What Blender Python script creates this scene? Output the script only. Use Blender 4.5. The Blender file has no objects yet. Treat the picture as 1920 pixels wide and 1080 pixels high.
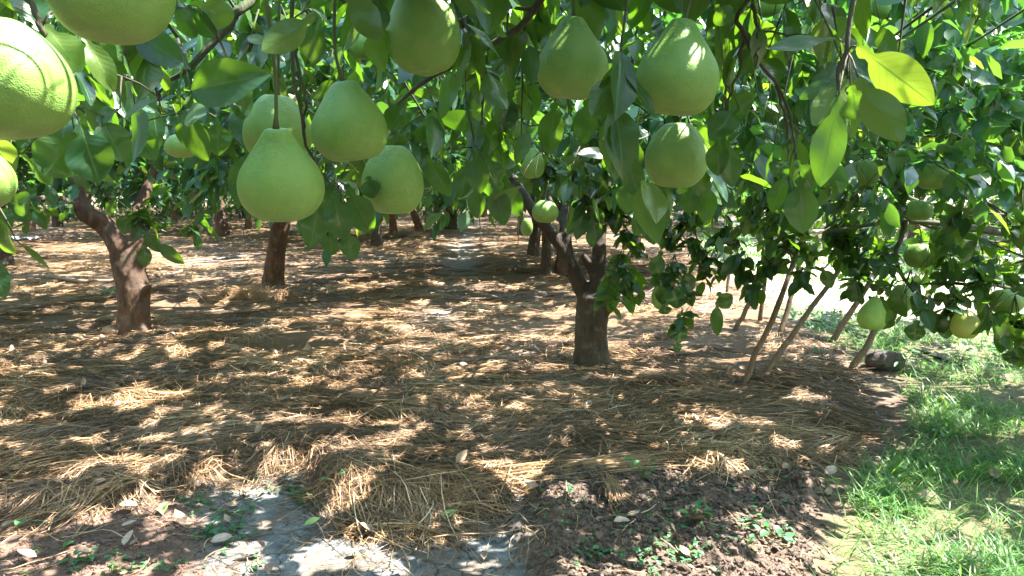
import bpy, bmesh, math, random
import numpy as np
from mathutils import Vector, Matrix
R = math.radians
rng = np.random.default_rng(7)
random.seed(7)
S = bpy.context.scene
C = S.collection

# ------------------------------------------------------------------ camera, sky, sun, exposure
CAMZ, PITCH, FPX = 1.45, R(8.1), 1397.0
cd = bpy.data.cameras.new('camera'); cam = bpy.data.objects.new('camera', cd); C.objects.link(cam)
cam.location = (0, 0, CAMZ); cam.rotation_euler = (R(90) - PITCH, 0, 0)
cd.sensor_width = 36; cd.lens = FPX / 1920 * 36; cd.clip_start = 0.05; cd.clip_end = 1500
S.camera = cam
SUN_EL, SUN_AZ = R(60), R(74)      # azimuth clockwise from +Y (view direction)
SUNV = np.array([math.cos(SUN_EL) * math.sin(SUN_AZ), math.cos(SUN_EL) * math.cos(SUN_AZ), math.sin(SUN_EL)])
w = bpy.data.worlds.new('World'); S.world = w; w.use_nodes = True
nt = w.node_tree; bg = nt.nodes['Background']
sky = nt.nodes.new('ShaderNodeTexSky'); sky.sky_type = 'NISHITA'; sky.sun_disc = False
sky.sun_elevation = SUN_EL; sky.sun_rotation = SUN_AZ; sky.dust_density = .8; sky.air_density = 1.5
nt.links.new(sky.outputs[0], bg.inputs[0]); bg.inputs[1].default_value = 0.15
ld = bpy.data.lights.new('sun', 'SUN'); ld.energy = 4.2; ld.angle = R(0.53); ld.color = (1, 0.93, 0.83)
lo = bpy.data.objects.new('sun', ld); C.objects.link(lo)
lo.rotation_euler = Vector(SUNV).to_track_quat('Z', 'Y').to_euler(); lo.location = (6, 2, 9)
S.view_settings.view_transform = 'Standard'; S.view_settings.look = 'None'
S.view_settings.exposure = 3.15; S.view_settings.gamma = 1
S.cycles.use_denoising = True
S.cycles.max_bounces = 10; S.cycles.diffuse_bounces = 5; S.cycles.transmission_bounces = 8; S.cycles.transparent_max_bounces = 8
S.cycles.glossy_bounces = 3; S.cycles.sample_clamp_indirect = 6

FW = np.array([0, math.cos(PITCH), -math.sin(PITCH)]); UP = np.array([0, math.sin(PITCH), math.cos(PITCH)])
CAM = np.array([0, 0, CAMZ])
def P(px, py, d): return CAM + FW * d + np.array([1., 0, 0]) * ((px - 960) / FPX * d) + UP * ((540 - py) / FPX * d)
def G(px, py, z=0.0):
    r = P(px, py, 1.0) - CAM
    return CAM + r * ((z - CAMZ) / r[2])
def proj(p):
    q = np.asarray(p) - CAM; d = q @ FW
    dd = np.where(np.abs(d) < 1e-3, 1e-3, d)
    return 960 + q[..., 0] / dd * FPX, 540 - (q @ UP) / dd * FPX, d

# ------------------------------------------------------------------ noise
_lat = np.random.default_rng(3).random((256, 256))
def vnoise(x, y):
    xi = np.floor(x).astype(int); yi = np.floor(y).astype(int); fx = x - xi; fy = y - yi
    fx = fx * fx * (3 - 2 * fx); fy = fy * fy * (3 - 2 * fy)
    g = lambda a, b: _lat[a % 256, b % 256]
    return (g(xi, yi) * (1 - fx) + g(xi + 1, yi) * fx) * (1 - fy) + (g(xi, yi + 1) * (1 - fx) + g(xi + 1, yi + 1) * fx) * fy
def fbm(x, y, o=4):
    s = 0; a = .5
    for k in range(o): s = s + a * (vnoise(x + 17 * k, y + 31 * k) - .5); x = x * 2.03; y = y * 2.03; a *= .5
    return s
sstep = lambda a, b, x: (lambda t: t * t * (3 - 2 * t))(np.clip((x - a) / (b - a), 0, 1))

# ------------------------------------------------------------------ ground zones (world-space shapes)
def zones(x, y):
    z = 0 * x
    pts = np.stack([x, y, z], -1); px, py, d = proj(pts)
    ok = y > 2.0
    jit = fbm(x * 5, y * 5) * 95
    near = np.interp(px, [-400, 0, 200, 380, 470, 560, 640, 760, 900, 985, 1050, 1180, 1300, 1450, 1620, 1700, 2400],
                     [985, 975, 955, 925, 880, 860, 960, 990, 975, 915, 885, 870, 890, 880, 850, 800, 700])
    right = np.interp(py, [380, 450, 500, 560, 600, 640, 700, 760, 850, 900], [1270, 1300, 1330, 1400, 1470, 1530, 1590, 1610, 1600, 1500])
    straw = sstep(-14, 14, near - py + jit) * sstep(-25, 25, right - px + jit) * ok
    # mud: cracked grey, bottom middle
    mud = sstep(-30, 30, px - 340 + jit) * sstep(-30, 30, 1010 - px + jit) * sstep(-30, 10, py - near + jit) * ok
    red = np.clip(sstep(-60, 60, 370 - px + jit) * sstep(0, 20, py - near + jit), 0, 1) * ok
    # clods: bank bottom right
    bank = sstep(-40, 40, px - 1000 + jit) * sstep(-60, 60, 1520 - px + jit) * sstep(-10, 25, py - near + jit) * ok
    gl = np.interp(py, [560, 600, 640, 680, 720, 760, 820, 880, 940, 1000, 1080, 1300], [1480, 1500, 1560, 1650, 1700, 1725, 1715, 1665, 1600, 1560, 1530, 1500])
    grass = sstep(-50, 50, px - gl + 1.6 * jit) * sstep(585, 620, py) * ok
    grass = grass * sstep(-.25, .1, fbm(x * 1.1 + 4, y * 1.1) + .12)
    # worn grey path between the rows
    cx = np.interp(y, [4, 7, 9, 12, 20, 40], [-.7, -.95, -.75, -.85, -1.3, -1.6])
    path = np.exp(-((x - cx) / .38) ** 2) * sstep(6.3, 8, y) * sstep(40, 20, y)
    # sunny bare strip on the right
    sx = np.interp(y, [2, 5, 7, 9, 12, 16, 22, 40], [5.4, 4.6, 3.55, 3.3, 3.4, 4.4, 6, 12])
    dry = sstep(-.2, .2, x - sx + fbm(x, y) * .7)
    return straw, mud, red, bank, grass, path, dry
def H(x, y, fine=True):
    x = np.asarray(x, float); y = np.asarray(y, float)
    straw, mud, red, bank, grass, path, dry = zones(x, y)
    h = .10 * fbm(x * .45, y * .45, 2) + .05 * fbm(x * 1.3, y * 1.3, 3)
    h = h + straw * (.01 + .045 * fbm(x * 2.2 + 9, y * 3.2, 3)) * sstep(40, 12, y)
    t_ = fbm(x * .7 + 2, y * 2.1 + 7, 3); h = h + straw * sstep(12, 5, y) * (.035 * sstep(-.02, .035, t_) + .02 * sstep(.10, .14, t_)) * sstep(.6, -.6, x)
    h = h + bank * (.05 + .10 * fbm(x * 5, y * 5, 3) + .05 * fbm(x * 16, y * 16, 3)) + red * .05 * fbm(x * 12, y * 12, 3)
    h = h - path * .03 - mud * .02
    h = h + np.clip(x - 8.5, 0, 14) * .11
    return h * sstep(0, 1, y + 3)
def Hs(x, y): return float(H(np.array([float(x)]), np.array([float(y)]))[0])
def GG(px, py):
    p = G(px, py)
    for _ in range(3): p = G(px, py, Hs(p[0], p[1]))
    return p

# ------------------------------------------------------------------ material helpers
def mat(name):
    m = bpy.data.materials.new(name); m.use_nodes = True; n = m.node_tree
    for x in list(n.nodes): n.nodes.remove(x)
    o = n.nodes.new('ShaderNodeOutputMaterial'); return m, n, o
class NB:
    def __init__(s, n): s.n = n
    def __call__(s, t, props=None, **inp):
        nd = s.n.nodes.new('ShaderNode' + t)
        for k, v in (props or {}).items(): setattr(nd, k, v)
        for k, v in inp.items():
            k = k.replace('_', ' ')
            sk = nd.inputs[int(k[1:])] if k[0] == 'i' and k[1:].isdigit() else nd.inputs[k]
            if isinstance(v, bpy.types.NodeSocket): s.n.links.new(v, sk)
            elif isinstance(v, (tuple, list)) and len(v) == 3 and sk.type == 'RGBA': sk.default_value = (*v, 1)
            else: sk.default_value = v
        return nd
    def mix(s, f, a, b, mode='MIX'):
        nd = s.n.nodes.new('ShaderNodeMix'); nd.data_type = 'RGBA'; nd.blend_type = mode
        for sk, v in ((nd.inputs[0], f), (nd.inputs[6], a), (nd.inputs[7], b)):
            if isinstance(v, bpy.types.NodeSocket): s.n.links.new(v, sk)
            elif isinstance(v, tuple): sk.default_value = (*v, 1)
            else: sk.default_value = v
        return nd.outputs[2]
    def m(s, op, a, b=None, c=None):
        nd = s.n.nodes.new('ShaderNodeMath'); nd.operation = op
        for i, v in enumerate((a, b, c)):
            if v is None: continue
            if isinstance(v, bpy.types.NodeSocket): s.n.links.new(v, nd.inputs[i])
            else: nd.inputs[i].default_value = v
        return nd.outputs[0]
    def ramp(s, f, *stops):
        nd = s.n.nodes.new('ShaderNodeValToRGB'); s.n.links.new(f, nd.inputs[0])
        el = nd.color_ramp.elements
        while len(el) < len(stops): el.new(.5)
        for e, (p, c) in zip(el, stops): e.position = p; e.color = (*c, 1) if isinstance(c, tuple) else (c, c, c, 1)
        return nd.outputs[0]

def leaf_material(name, top1, top2, under, trans, tmix=.42, veins=True, rough=.34, young_backlit=(.16, .24, .03)):
    m, n, o = mat(name); b = NB(n)
    at = b('Attribute', {'attribute_name': 'rnd'}).outputs
    rnd = at['Fac']
    geo = b('NewGeometry')
    col = b.mix(rnd, top1, top2)
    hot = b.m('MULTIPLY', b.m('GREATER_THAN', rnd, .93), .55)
    col = b.mix(hot, col, young_backlit)  # yellower colour for random young leaves and for hand-placed ones painted as backlit
    col = b.mix(b.m('MULTIPLY', geo.outputs['Backfacing'], .75), col, under)
    nz = b('TexNoise', Vector=b('TexCoord').outputs['Object'], Scale=28., Detail=3.).outputs['Fac']
    col = b.mix(b.m('MULTIPLY', nz, .35), col, (.02, .05, .012))
    bump = None
    if veins:
        uv = b('UVMap').outputs[0]; sp = b('SeparateXYZ', Vector=uv).outputs
        au = b.m('ABSOLUTE', b.m('SUBTRACT', sp[0], .5))
        mid = b.m('LESS_THAN', au, .022)
        fr = b.m('FRACT', b.m('MULTIPLY', b.m('SUBTRACT', sp[1], b.m('MULTIPLY', au, .45)), 9.))
        side = b.m('MULTIPLY', b.m('LESS_THAN', b.m('ABSOLUTE', b.m('SUBTRACT', fr, .5)), .055), .55)
        v = b.m('MAXIMUM', mid, side)
        vcol = b.m('MULTIPLY', b.m('MAXIMUM', mid, b.m('MULTIPLY', side, .6)), .7)
        col = b.mix(vcol, col, (.15, .24, .08))
        sp_ = b('TexNoise', Vector=b('TexCoord').outputs['Object'], Scale=70., Detail=3.).outputs['Fac']
        col = b.mix(b.m('MULTIPLY', b.ramp(sp_, (.68, 0.), (.73, 1.)), .7), col, (.16, .12, .05))
        tc = b.mix(b.m('MULTIPLY', v, .55), trans, (.10, .22, .02))
        bump = b('Bump', Strength=.16, Distance=.002, Height=b.m('MULTIPLY', b.m('ABSOLUTE', b.m('SUBTRACT', fr, .5)), 1.)).outputs[0]
    else:
        tc = trans
    tcol = b.mix(b.m('MULTIPLY', rnd, .5), tc, (.27, .42, .02)) if True else tc
    tcol = b.mix(b.m('GREATER_THAN', rnd, .93), tcol, (.30, .47, .03))  # brighter see-through colour, imitates backlight on the hand-placed leaves
    if veins: tcol = b.mix(b.m('MULTIPLY', v, .7), tcol, (.06, .16, .015))
    p = b('BsdfPrincipled', Base_Color=col, Roughness=rough, Specular_IOR_Level=.55)
    if bump: n.links.new(bump, p.inputs['Normal'])
    t = b('BsdfTranslucent', Color=tcol)
    mx = b('MixShader', Fac=tmix, i1=p.outputs[0], i2=t.outputs[0])
    n.links.new(mx.outputs[0], o.inputs[0]); return m
M = {}
M['leaf'] = leaf_material('pomelo_leaf', (.006, .036, .024), (.024, .084, .038), (.058, .115, .038), (.17, .42, .012), .30, rough=.27)
M['leaf_far'] = leaf_material('orchard_leaf', (.010, .052, .038), (.030, .105, .058), (.06, .13, .055), (.11, .38, .04), .30, rough=.27, veins=False)
M['weed'] = leaf_material('weed_leaf', (.035, .15, .075), (.06, .21, .09), (.09, .2, .06), (.16, .5, .08), .35, veins=False, rough=.5)
M['grass'] = leaf_material('grass_blade', (.05, .17, .055), (.14, .24, .07), (.09, .2, .06), (.16, .46, .08), .40, veins=False, rough=.5)

def bark(name, c1, c2, c3, lichen=.3):
    m, n, o = mat(name); b = NB(n)
    tc = b('TexCoord').outputs['Object']
    mp = b('Mapping', Vector=tc, Scale=(1, 1, .28)).outputs[0]
    n1 = b('TexNoise', Vector=mp, Scale=26., Detail=6., Roughness=.65).outputs['Fac']
    n2 = b('TexNoise', Vector=tc, Scale=5., Detail=4.).outputs['Fac']
    n3 = b('TexNoise', Vector=tc, Scale=11., Detail=6., Roughness=.7).outputs['Fac']
    col = b.mix(b.ramp(n1, (.35, 0.), (.68, 1.)), c1, c2)
    col = b.mix(b.ramp(n2, (.42, 0.), (.62, 1.)), col, c3)
    col = b.mix(b.m('MULTIPLY', b.ramp(n3, (.56, 0.), (.63, 1.)), lichen), col, (.30, .32, .24))
    bp = b('Bump', Strength=.8, Distance=.012, Height=n1).outputs[0]
    p = b('BsdfPrincipled', Base_Color=col, Roughness=.85, Normal=bp)
    n.links.new(p.outputs[0], o.inputs[0]); return m
M['bark'] = bark('bark', (.06, .032, .022), (.17, .09, .06), (.11, .07, .05))
M['bark_red'] = bark('bark_red', (.035, .018, .012), (.13, .064, .032), (.06, .036, .024), .15)
M['bark_dark'] = bark('bark_dark', (.018, .013, .010), (.055, .036, .025), (.04, .035, .022), .12)
M['twig'] = bark('twig_bark', (.035, .028, .018), (.08, .065, .04), (.06, .08, .035), .1)
M['green_twig'] = bark('green_twig', (.07, .10, .03), (.12, .14, .05), (.10, .12, .05), .05)
M['pole'] = bark('pole_bark', (.07, .048, .032), (.17, .12, .075), (.12, .085, .055), .15)
M['dead'] = bark('dead_wood', (.10, .08, .065), (.24, .20, .17), (.15, .11, .09), .1)

def peel_mat(name, c1, c2):
    m, n, o = mat(name); b = NB(n)
    tc = b('TexCoord').outputs['Object']
    n1 = b('TexNoise', Vector=tc, Scale=9., Detail=3.).outputs['Fac']
    n2 = b('TexVoronoi', {'feature': 'F1'}, Vector=tc, Scale=420.).outputs['Distance']
    n3 = b('TexNoise', Vector=tc, Scale=38., Detail=4., Roughness=.6).outputs['Fac']
    n4 = b('TexNoise', Vector=tc, Scale=120., Detail=2.).outputs['Fac']
    col = b.mix(b.ramp(n1, (.3, 0.), (.7, 1.)), c1, c2)
    col = b.mix(b.m('MULTIPLY', b.ramp(n2, (.1, 1.), (.5, 0.)), .22), col, (.10, .20, .04))
    n5 = b('TexNoise', Vector=tc, Scale=55., Detail=5., Roughness=.7).outputs['Fac']
    col = b.mix(b.m('MULTIPLY', b.ramp(n5, (.66, 0.), (.72, 1.)), .45), col, (.22, .20, .09))
    n6 = b('TexNoise', Vector=tc, Scale=26., Detail=8., Roughness=.75).outputs['Fac']
    col = b.mix(b.m('MULTIPLY', b.ramp(n6, (.45, 0.), (.62, 1.)), .35), col, (.29, .42, .10))
    n7 = b('TexVoronoi', Vector=tc, Scale=75.).outputs['Distance']
    col = b.mix(b.m('MULTIPLY', b.ramp(n7, (.05, 1.), (.10, 0.)), .6), col, (.10, .085, .04))
    sx = b('SeparateXYZ', Vector=tc).outputs[2]
    col = b.mix(b.m('MULTIPLY', b.ramp(sx, (-.5, 1.), (.45, 0.)), .0), col, c2)
    nk = b.ramp(sx, (.02, 0.), (.085, 1.))
    hh = b.m('ADD', b.m('MULTIPLY', n3, b.m('ADD', b.m('MULTIPLY', nk, 1.6), .55)), b.m('MULTIPLY', n2, .16))
    bp = b('Bump', Strength=.75, Distance=.0045, Height=hh).outputs[0]
    p = b('BsdfPrincipled', Base_Color=col, Roughness=.42, Specular_IOR_Level=.4, Normal=bp)
    p.inputs['Subsurface Weight'].default_value = .12; p.inputs['Subsurface Radius'].default_value = (.01, .015, .004)
    n.links.new(p.outputs[0], o.inputs[0]); return m
M['peel'] = peel_mat('pomelo_peel', (.15, .31, .068), (.225, .375, .088))
M['peel2'] = peel_mat('pomelo_peel_yellow', (.32, .38, .09), (.40, .43, .12))

def straw_mat():
    m, n, o = mat('straw'); b = NB(n)
    rnd = b('Attribute', {'attribute_name': 'rnd'}).outputs['Fac']
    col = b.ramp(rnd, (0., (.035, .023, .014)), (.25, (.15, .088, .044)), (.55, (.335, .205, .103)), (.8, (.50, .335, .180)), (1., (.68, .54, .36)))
    tc = b('TexCoord').outputs['Object']
    nz = b('TexNoise', Vector=tc, Scale=60., Detail=3.).outputs['Fac']
    col = b.mix(b.m('MULTIPLY', nz, .3), col, (.12, .075, .04))
    big = b.ramp(b('TexNoise', Vector=tc, Scale=1.6, Detail=3.).outputs['Fac'], (.45, 0.), (.6, 1.))
    col = b.mix(b.m('MULTIPLY', big, .28), col, (.22, .175, .145))
    p = b('BsdfPrincipled', Base_Color=col, Roughness=.6, Specular_IOR_Level=.3)
    n.links.new(p.outputs[0], o.inputs[0]); return m
M['straw'] = straw_mat()

def simple(name, c, rough=.7, c2=None, scale=20, bump=.3, dist=.01):
    m, n, o = mat(name); b = NB(n)
    tc = b('TexCoord').outputs['Object']
    nz = b('TexNoise', Vector=tc, Scale=float(scale), Detail=6., Roughness=.65).outputs['Fac']
    col = b.mix(b.ramp(nz, (.35, 0.), (.65, 1.)), c, c2 or tuple(v * .6 for v in c))
    bp = b('Bump', Strength=bump, Distance=dist, Height=nz).outputs[0]
    p = b('BsdfPrincipled', Base_Color=col, Roughness=rough, Normal=bp)
    n.links.new(p.outputs[0], o.inputs[0]); return m
M['clod'] = simple('soil_clod', (.115, .083, .064), .9, (.055, .04, .03), 30, .6)
M['redclod'] = simple('red_clod', (.15, .095, .072), .9, (.085, .052, .04), 30, .6)
M['rock'] = simple('rock', (.07, .055, .05), .85, (.03, .025, .022), 9, .8, .03)
M['hose'] = simple('hose', (.05, .045, .04), .5, (.09, .075, .06), 30)
M['litter'] = simple('dry_leaf', (.32, .23, .16), .7, (.15, .10, .07), 25)
M['litter_green'] = simple('fallen_green_leaf', (.30, .42, .13), .5, (.20, .32, .09), 25)
M['litter_pale'] = simple('pale_dry_leaf', (.42, .34, .28), .6, (.28, .21, .17), 25)
M['plastic'] = simple('plastic_film', (.45, .55, .68), .4, (.7, .74, .78), 12)
M['cone'] = simple('cut_wood', (.30, .20, .12), .7, (.20, .12, .07), 40, .6)

def ground_mat():
    m, n, o = mat('orchard_ground'); b = NB(n)
    tc = b('TexCoord').outputs['Object']
    a1 = b('SeparateColor', Color=b('Attribute', {'attribute_name': 'za'}).outputs['Color']).outputs
    a2 = b('SeparateColor', Color=b('Attribute', {'attribute_name': 'zb'}).outputs['Color']).outputs
    straw, mud, red = a1[0], a1[1], a1[2]; bank, grass, dry = a2[0], a2[1], a2[2]
    path = b('Attribute', {'attribute_name': 'zc'}).outputs['Fac']
    N = lambda s, d=6., r=.6, v=tc: b('TexNoise', Vector=v, Scale=float(s), Detail=float(d), Roughness=r).outputs['Fac']
    nb, nm, nf = N(1.3), N(9), N(60, 5, .7)
    soil = b.mix(b.ramp(nm, (.3, 0.), (.7, 1.)), (.070, .048, .038), (.165, .118, .09))
    # straw litter seen between strands
    warp = b('TexNoise', Vector=tc, Scale=2.6, Detail=3.)
    vr = b('VectorRotate', {'rotation_type': 'Z_AXIS'}, Vector=tc, Angle=b.m('MULTIPLY', b.m('SUBTRACT', warp.outputs['Fac'], .5), 5.)).outputs[0]
    st = N(1., 6, .7, b('Mapping', Vector=vr, Scale=(14, 80, 14)).outputs[0])
    strawc = b.ramp(st, (.28, (.035, .024, .016)), (.48, (.14, .086, .046)), (.62, (.33, .20, .10)), (.75, (.50, .34, .19)))
    strawc = b.mix(b.m('MULTIPLY', b.ramp(nb, (.4, 0.), (.6, 1.)), .45), strawc, (.24, .18, .14))
    fleck = b.m('MULTIPLY', b.ramp(N(5, 4), (.25, .3), (.42, 1.)), straw)
    col = b.mix(b.m('MULTIPLY', fleck, .9), soil, strawc)
    # cracked mud
    wv = b('TexNoise', Vector=tc, Scale=7., Detail=3.)
    wm = b.mix(.16, tc, wv.outputs['Color'])
    cr = b('TexVoronoi', {'feature': 'DISTANCE_TO_EDGE'}, Vector=wm, Scale=5.).outputs['Distance']
    cr2 = b('TexVoronoi', {'feature': 'DISTANCE_TO_EDGE'}, Vector=wm, Scale=19.).outputs['Distance']
    crack = b.m('MAXIMUM', b.m('MULTIPLY', b.ramp(cr, (.0, 1.), (.022, 0.)), b.ramp(N(2.5), (.38, .2), (.55, 1.))), b.m('MULTIPLY', b.ramp(cr2, (.0, 1.), (.05, 0.)), b.ramp(N(3), (.5, 0.), (.6, .8))))
    mudc = b.mix(b.ramp(N(14), (.35, 0.), (.65, 1.)), (.10, .108, .11), (.22, .24, .255))
    mudc = b.mix(b.ramp(N(5, 7, .7), (.45, 0.), (.56, .8)), mudc, (.13, .10, .075))
    mudc = b.mix(b.m('MULTIPLY', b.ramp(N(70, 4, .7), (.5, 0.), (.62, 1.)), .5), mudc, (.08, .075, .065))
    mudc = b.mix(b.m('MULTIPLY', crack, .8), mudc, (.05, .038, .03))
    col = b.mix(mud, col, mudc)
    redc = b.mix(b.ramp(nm, (.35, 0.), (.65, 1.)), (.08, .055, .043), (.17, .11, .084))
    col = b.mix(red, col, redc)
    bankc = b.mix(b.ramp(nf, (.35, 0.), (.65, 1.)), (.07, .05, .04), (.17, .12, .092))
    col = b.mix(bank, col, bankc)
    pc = b.mix(b.ramp(nm, (.35, 0.), (.65, 1.)), (.20, .17, .145), (.33, .30, .27))
    col = b.mix(b.m('MULTIPLY', path, b.ramp(N(6), (.35, .3), (.6, 1.))), col, pc)
    dryc = b.mix(b.ramp(nm, (.35, 0.), (.65, 1.)), (.26, .20, .15), (.42, .35, .28))
    gcov = b.m('MULTIPLY', b.ramp(N(1.7, 5), (.46, 0.), (.62, 1.)), .45)
    dryc = b.mix(gcov, dryc, (.14, .24, .06))
    col = b.mix(dry, col, dryc)
    gcol = b.mix(b.ramp(nf, (.35, 0.), (.65, 1.)), (.07, .075, .035), (.12, .15, .05))
    col = b.mix(b.m('MULTIPLY', grass, .6), col, gcol)
    peb = b.ramp(b('TexVoronoi', Vector=tc, Scale=45.).outputs['Distance'], (.08, 1.), (.14, 0.))
    col = b.mix(b.m('MULTIPLY', peb, .25), col, (.36, .32, .27))
    h = b.m('ADD', b.m('MULTIPLY', nf, .35), b.m('MULTIPLY', nm, .8))
    h = b.m('ADD', h, b.m('MULTIPLY', b.m('MULTIPLY', st, straw), .8))
    h = b.m('SUBTRACT', h, b.m('MULTIPLY', b.m('MULTIPLY', b.m('MAXIMUM', crack, b.ramp(cr, (.0, .7), (.12, 0.))), mud), 1.4))
    bp = b('Bump', Strength=.9, Distance=.02, Height=h).outputs[0]
    p = b('BsdfPrincipled', Base_Color=col, Roughness=.9, Specular_IOR_Level=.2, Normal=bp)
    n.links.new(p.outputs[0], o.inputs[0]); return m
M['ground'] = ground_mat()

# ------------------------------------------------------------------ object helpers
def tag(o, label=None, cat=None, group=None, kind=None):
    for k, v in (('label', label), ('category', cat), ('group', group), ('kind', kind)):
        if v: o[k] = v
    return o
def empty(name, loc, label, cat, group=None, rz=0):
    o = bpy.data.objects.new(name, None); C.objects.link(o); o.location = loc; o.rotation_euler = (0, 0, rz)
    o.empty_display_size = .1
    return tag(o, label, cat, group)
def link(name, me, parent=None, loc=None):
    o = bpy.data.objects.new(name, me); C.objects.link(o)
    if parent: o.parent = parent
    if loc is not None: o.location = loc
    return o

class MB:
    """numpy mesh collector: quads, per-vertex rnd, per-vertex uv, material index"""
    def __init__(s): s.v = []; s.f = []; s.r = []; s.uv = []; s.mi = []; s.n = 0
    def add(s, v, f, r=None, uv=None, mi=0):
        v = np.asarray(v, np.float32).reshape(-1, 3); f = np.asarray(f, np.int64).reshape(-1, 4)
        s.v.append(v); s.f.append(f + s.n); s.n += len(v)
        s.r.append(np.zeros(len(v), np.float32) if r is None else np.asarray(r, np.float32))
        s.uv.append(np.zeros((len(v), 2), np.float32) if uv is None else np.asarray(uv, np.float32).reshape(-1, 2))
        s.mi.append(np.full(len(f), mi, np.int32))
    def mesh(s, name, mats, smooth=True, off=None):
        v = np.concatenate(s.v); f = np.concatenate(s.f); r = np.concatenate(s.r); uv = np.concatenate(s.uv); mi = np.concatenate(s.mi)
        if off is not None: v = v - np.asarray(off, np.float32)
        me = bpy.data.meshes.new(name)
        me.vertices.add(len(v)); me.vertices.foreach_set('co', v.ravel())
        me.loops.add(f.size); me.loops.foreach_set('vertex_index', f.ravel().astype(np.int32))
        me.polygons.add(len(f)); me.polygons.foreach_set('loop_start', np.arange(0, f.size, 4, dtype=np.int32))
        me.polygons.foreach_set('material_index', mi)
        me.polygons.foreach_set('use_smooth', np.full(len(f), smooth))
        for mm in mats: me.materials.append(mm)
        a = me.attributes.new('rnd', 'FLOAT', 'POINT'); a.data.foreach_set('value', r)
        u = me.uv_layers.new(name='UVMap'); u.data.foreach_set('uv', uv[f.ravel()].ravel())
        me.update(calc_edges=True)
        return me

def norm(a): return a / np.maximum(np.linalg.norm(a, axis=-1, keepdims=True), 1e-9)
_tpl = {}
def template(nu, nv):
    if (nu, nv) not in _tpl:
        u = np.linspace(-1, 1, nu); v = np.linspace(0, 1, nv)
        U, V = np.meshgrid(u, v); U = U.ravel(); V = V.ravel()
        Wp = np.maximum((np.sin(np.pi * V ** .88) ** .75) * (1 - .25 * (V - .4)), .02)
        if nv >= 14:   # hand-placed leaves keep the winged stalk of a pomelo leaf
            Wp = np.where(V < .2, .05 + .30 * np.sin(np.pi * np.clip(V / .2, 0, 1)) ** 1.3, np.maximum(np.sin(np.pi * np.clip((V - .19) / .81, 0, 1) ** .85), 0) ** .72 + .03)
        Wp = np.where(V < .001, .03, Wp)
        f = np.array([[j * nu + i, j * nu + i + 1, (j + 1) * nu + i + 1, (j + 1) * nu + i] for j in range(nv - 1) for i in range(nu - 1)])
        _tpl[(nu, nv)] = (U, V, Wp, f)
    return _tpl[(nu, nv)]
def leaves(mb, base, d, nr, L, W, curl, fold, rnd, res=(3, 5), mi=0, g=rng):
    """every argument an array of n leaves"""
    U, V, Wp, f = template(*res); n = len(base); k = len(U)
    d = norm(d); side = norm(np.cross(d, nr)); nr = np.cross(side, d)
    L = np.asarray(L)[:, None]; W = np.asarray(W)[:, None]; curl = np.asarray(curl)[:, None]; fold = np.asarray(fold)[:, None]
    ph = g.random((n, 1)) * 6.3; tw = g.normal(0, .25, (n, 1))
    half = W / 2 * Wp[None]
    along = L * V[None] * (1 - .15 * np.abs(curl) * V[None] ** 2)
    across = U[None] * half
    lift = fold * np.abs(U[None]) * half - curl * L * V[None] ** 2 + .10 * half * np.sin(V[None] * 9 + ph) * np.sign(U[None]) + tw * across * V[None]
    pts = base[:, None] + d[:, None] * along[..., None] + side[:, None] * across[..., None] + nr[:, None] * lift[..., None]
    ff = (f[None] + (np.arange(n) * k)[:, None, None]).reshape(-1, 4)
    uv = np.stack([np.broadcast_to((U + 1) / 2, (n, k)), np.broadcast_to(V, (n, k))], -1)
    mb.add(pts.reshape(-1, 3), ff, np.repeat(rnd, k), uv.reshape(-1, 2), mi)

def tubes(mb, lines, sides=5, mi=0, noise=0.0, g=rng, rnd=.5):
    """lines: list of (pts n x 3, radii n)"""
    for pts, rad in lines:
        pts = np.asarray(pts, float); rad = np.asarray(rad, float); n = len(pts)
        t = norm(np.gradient(pts, axis=0))
        ref = np.array([.3, .2, .93]) if abs(t[:, 2]).mean() < .8 else np.array([1., .1, .1])
        a = norm(np.cross(t, ref)); b = np.cross(t, a)
        an = np.linspace(0, 2 * np.pi, sides, endpoint=False)
        rr = rad[:, None] * (1 + noise * g.normal(size=(n, sides)))
        ring = pts[:, None] + rr[..., None] * (a[:, None] * np.cos(an)[None, :, None] + b[:, None] * np.sin(an)[None, :, None])
        f = [[j * sides + i, j * sides + (i + 1) % sides, (j + 1) * sides + (i + 1) % sides, (j + 1) * sides + i] for j in range(n - 1) for i in range(sides)]
        v = ring.reshape(-1, 3)
        # caps
        v = np.concatenate([v, pts[:1], pts[-1:]]); c0, c1 = n * sides, n * sides + 1
        for i in range(0, sides):
            f.append([c0, (i + 1) % sides, i, c0]); e = (n - 1) * sides; f.append([c1, e + i, e + (i + 1) % sides, c1])
        f = [q for q in f]
        mb.add(v, f, np.full(len(v), rnd), None, mi)
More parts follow.
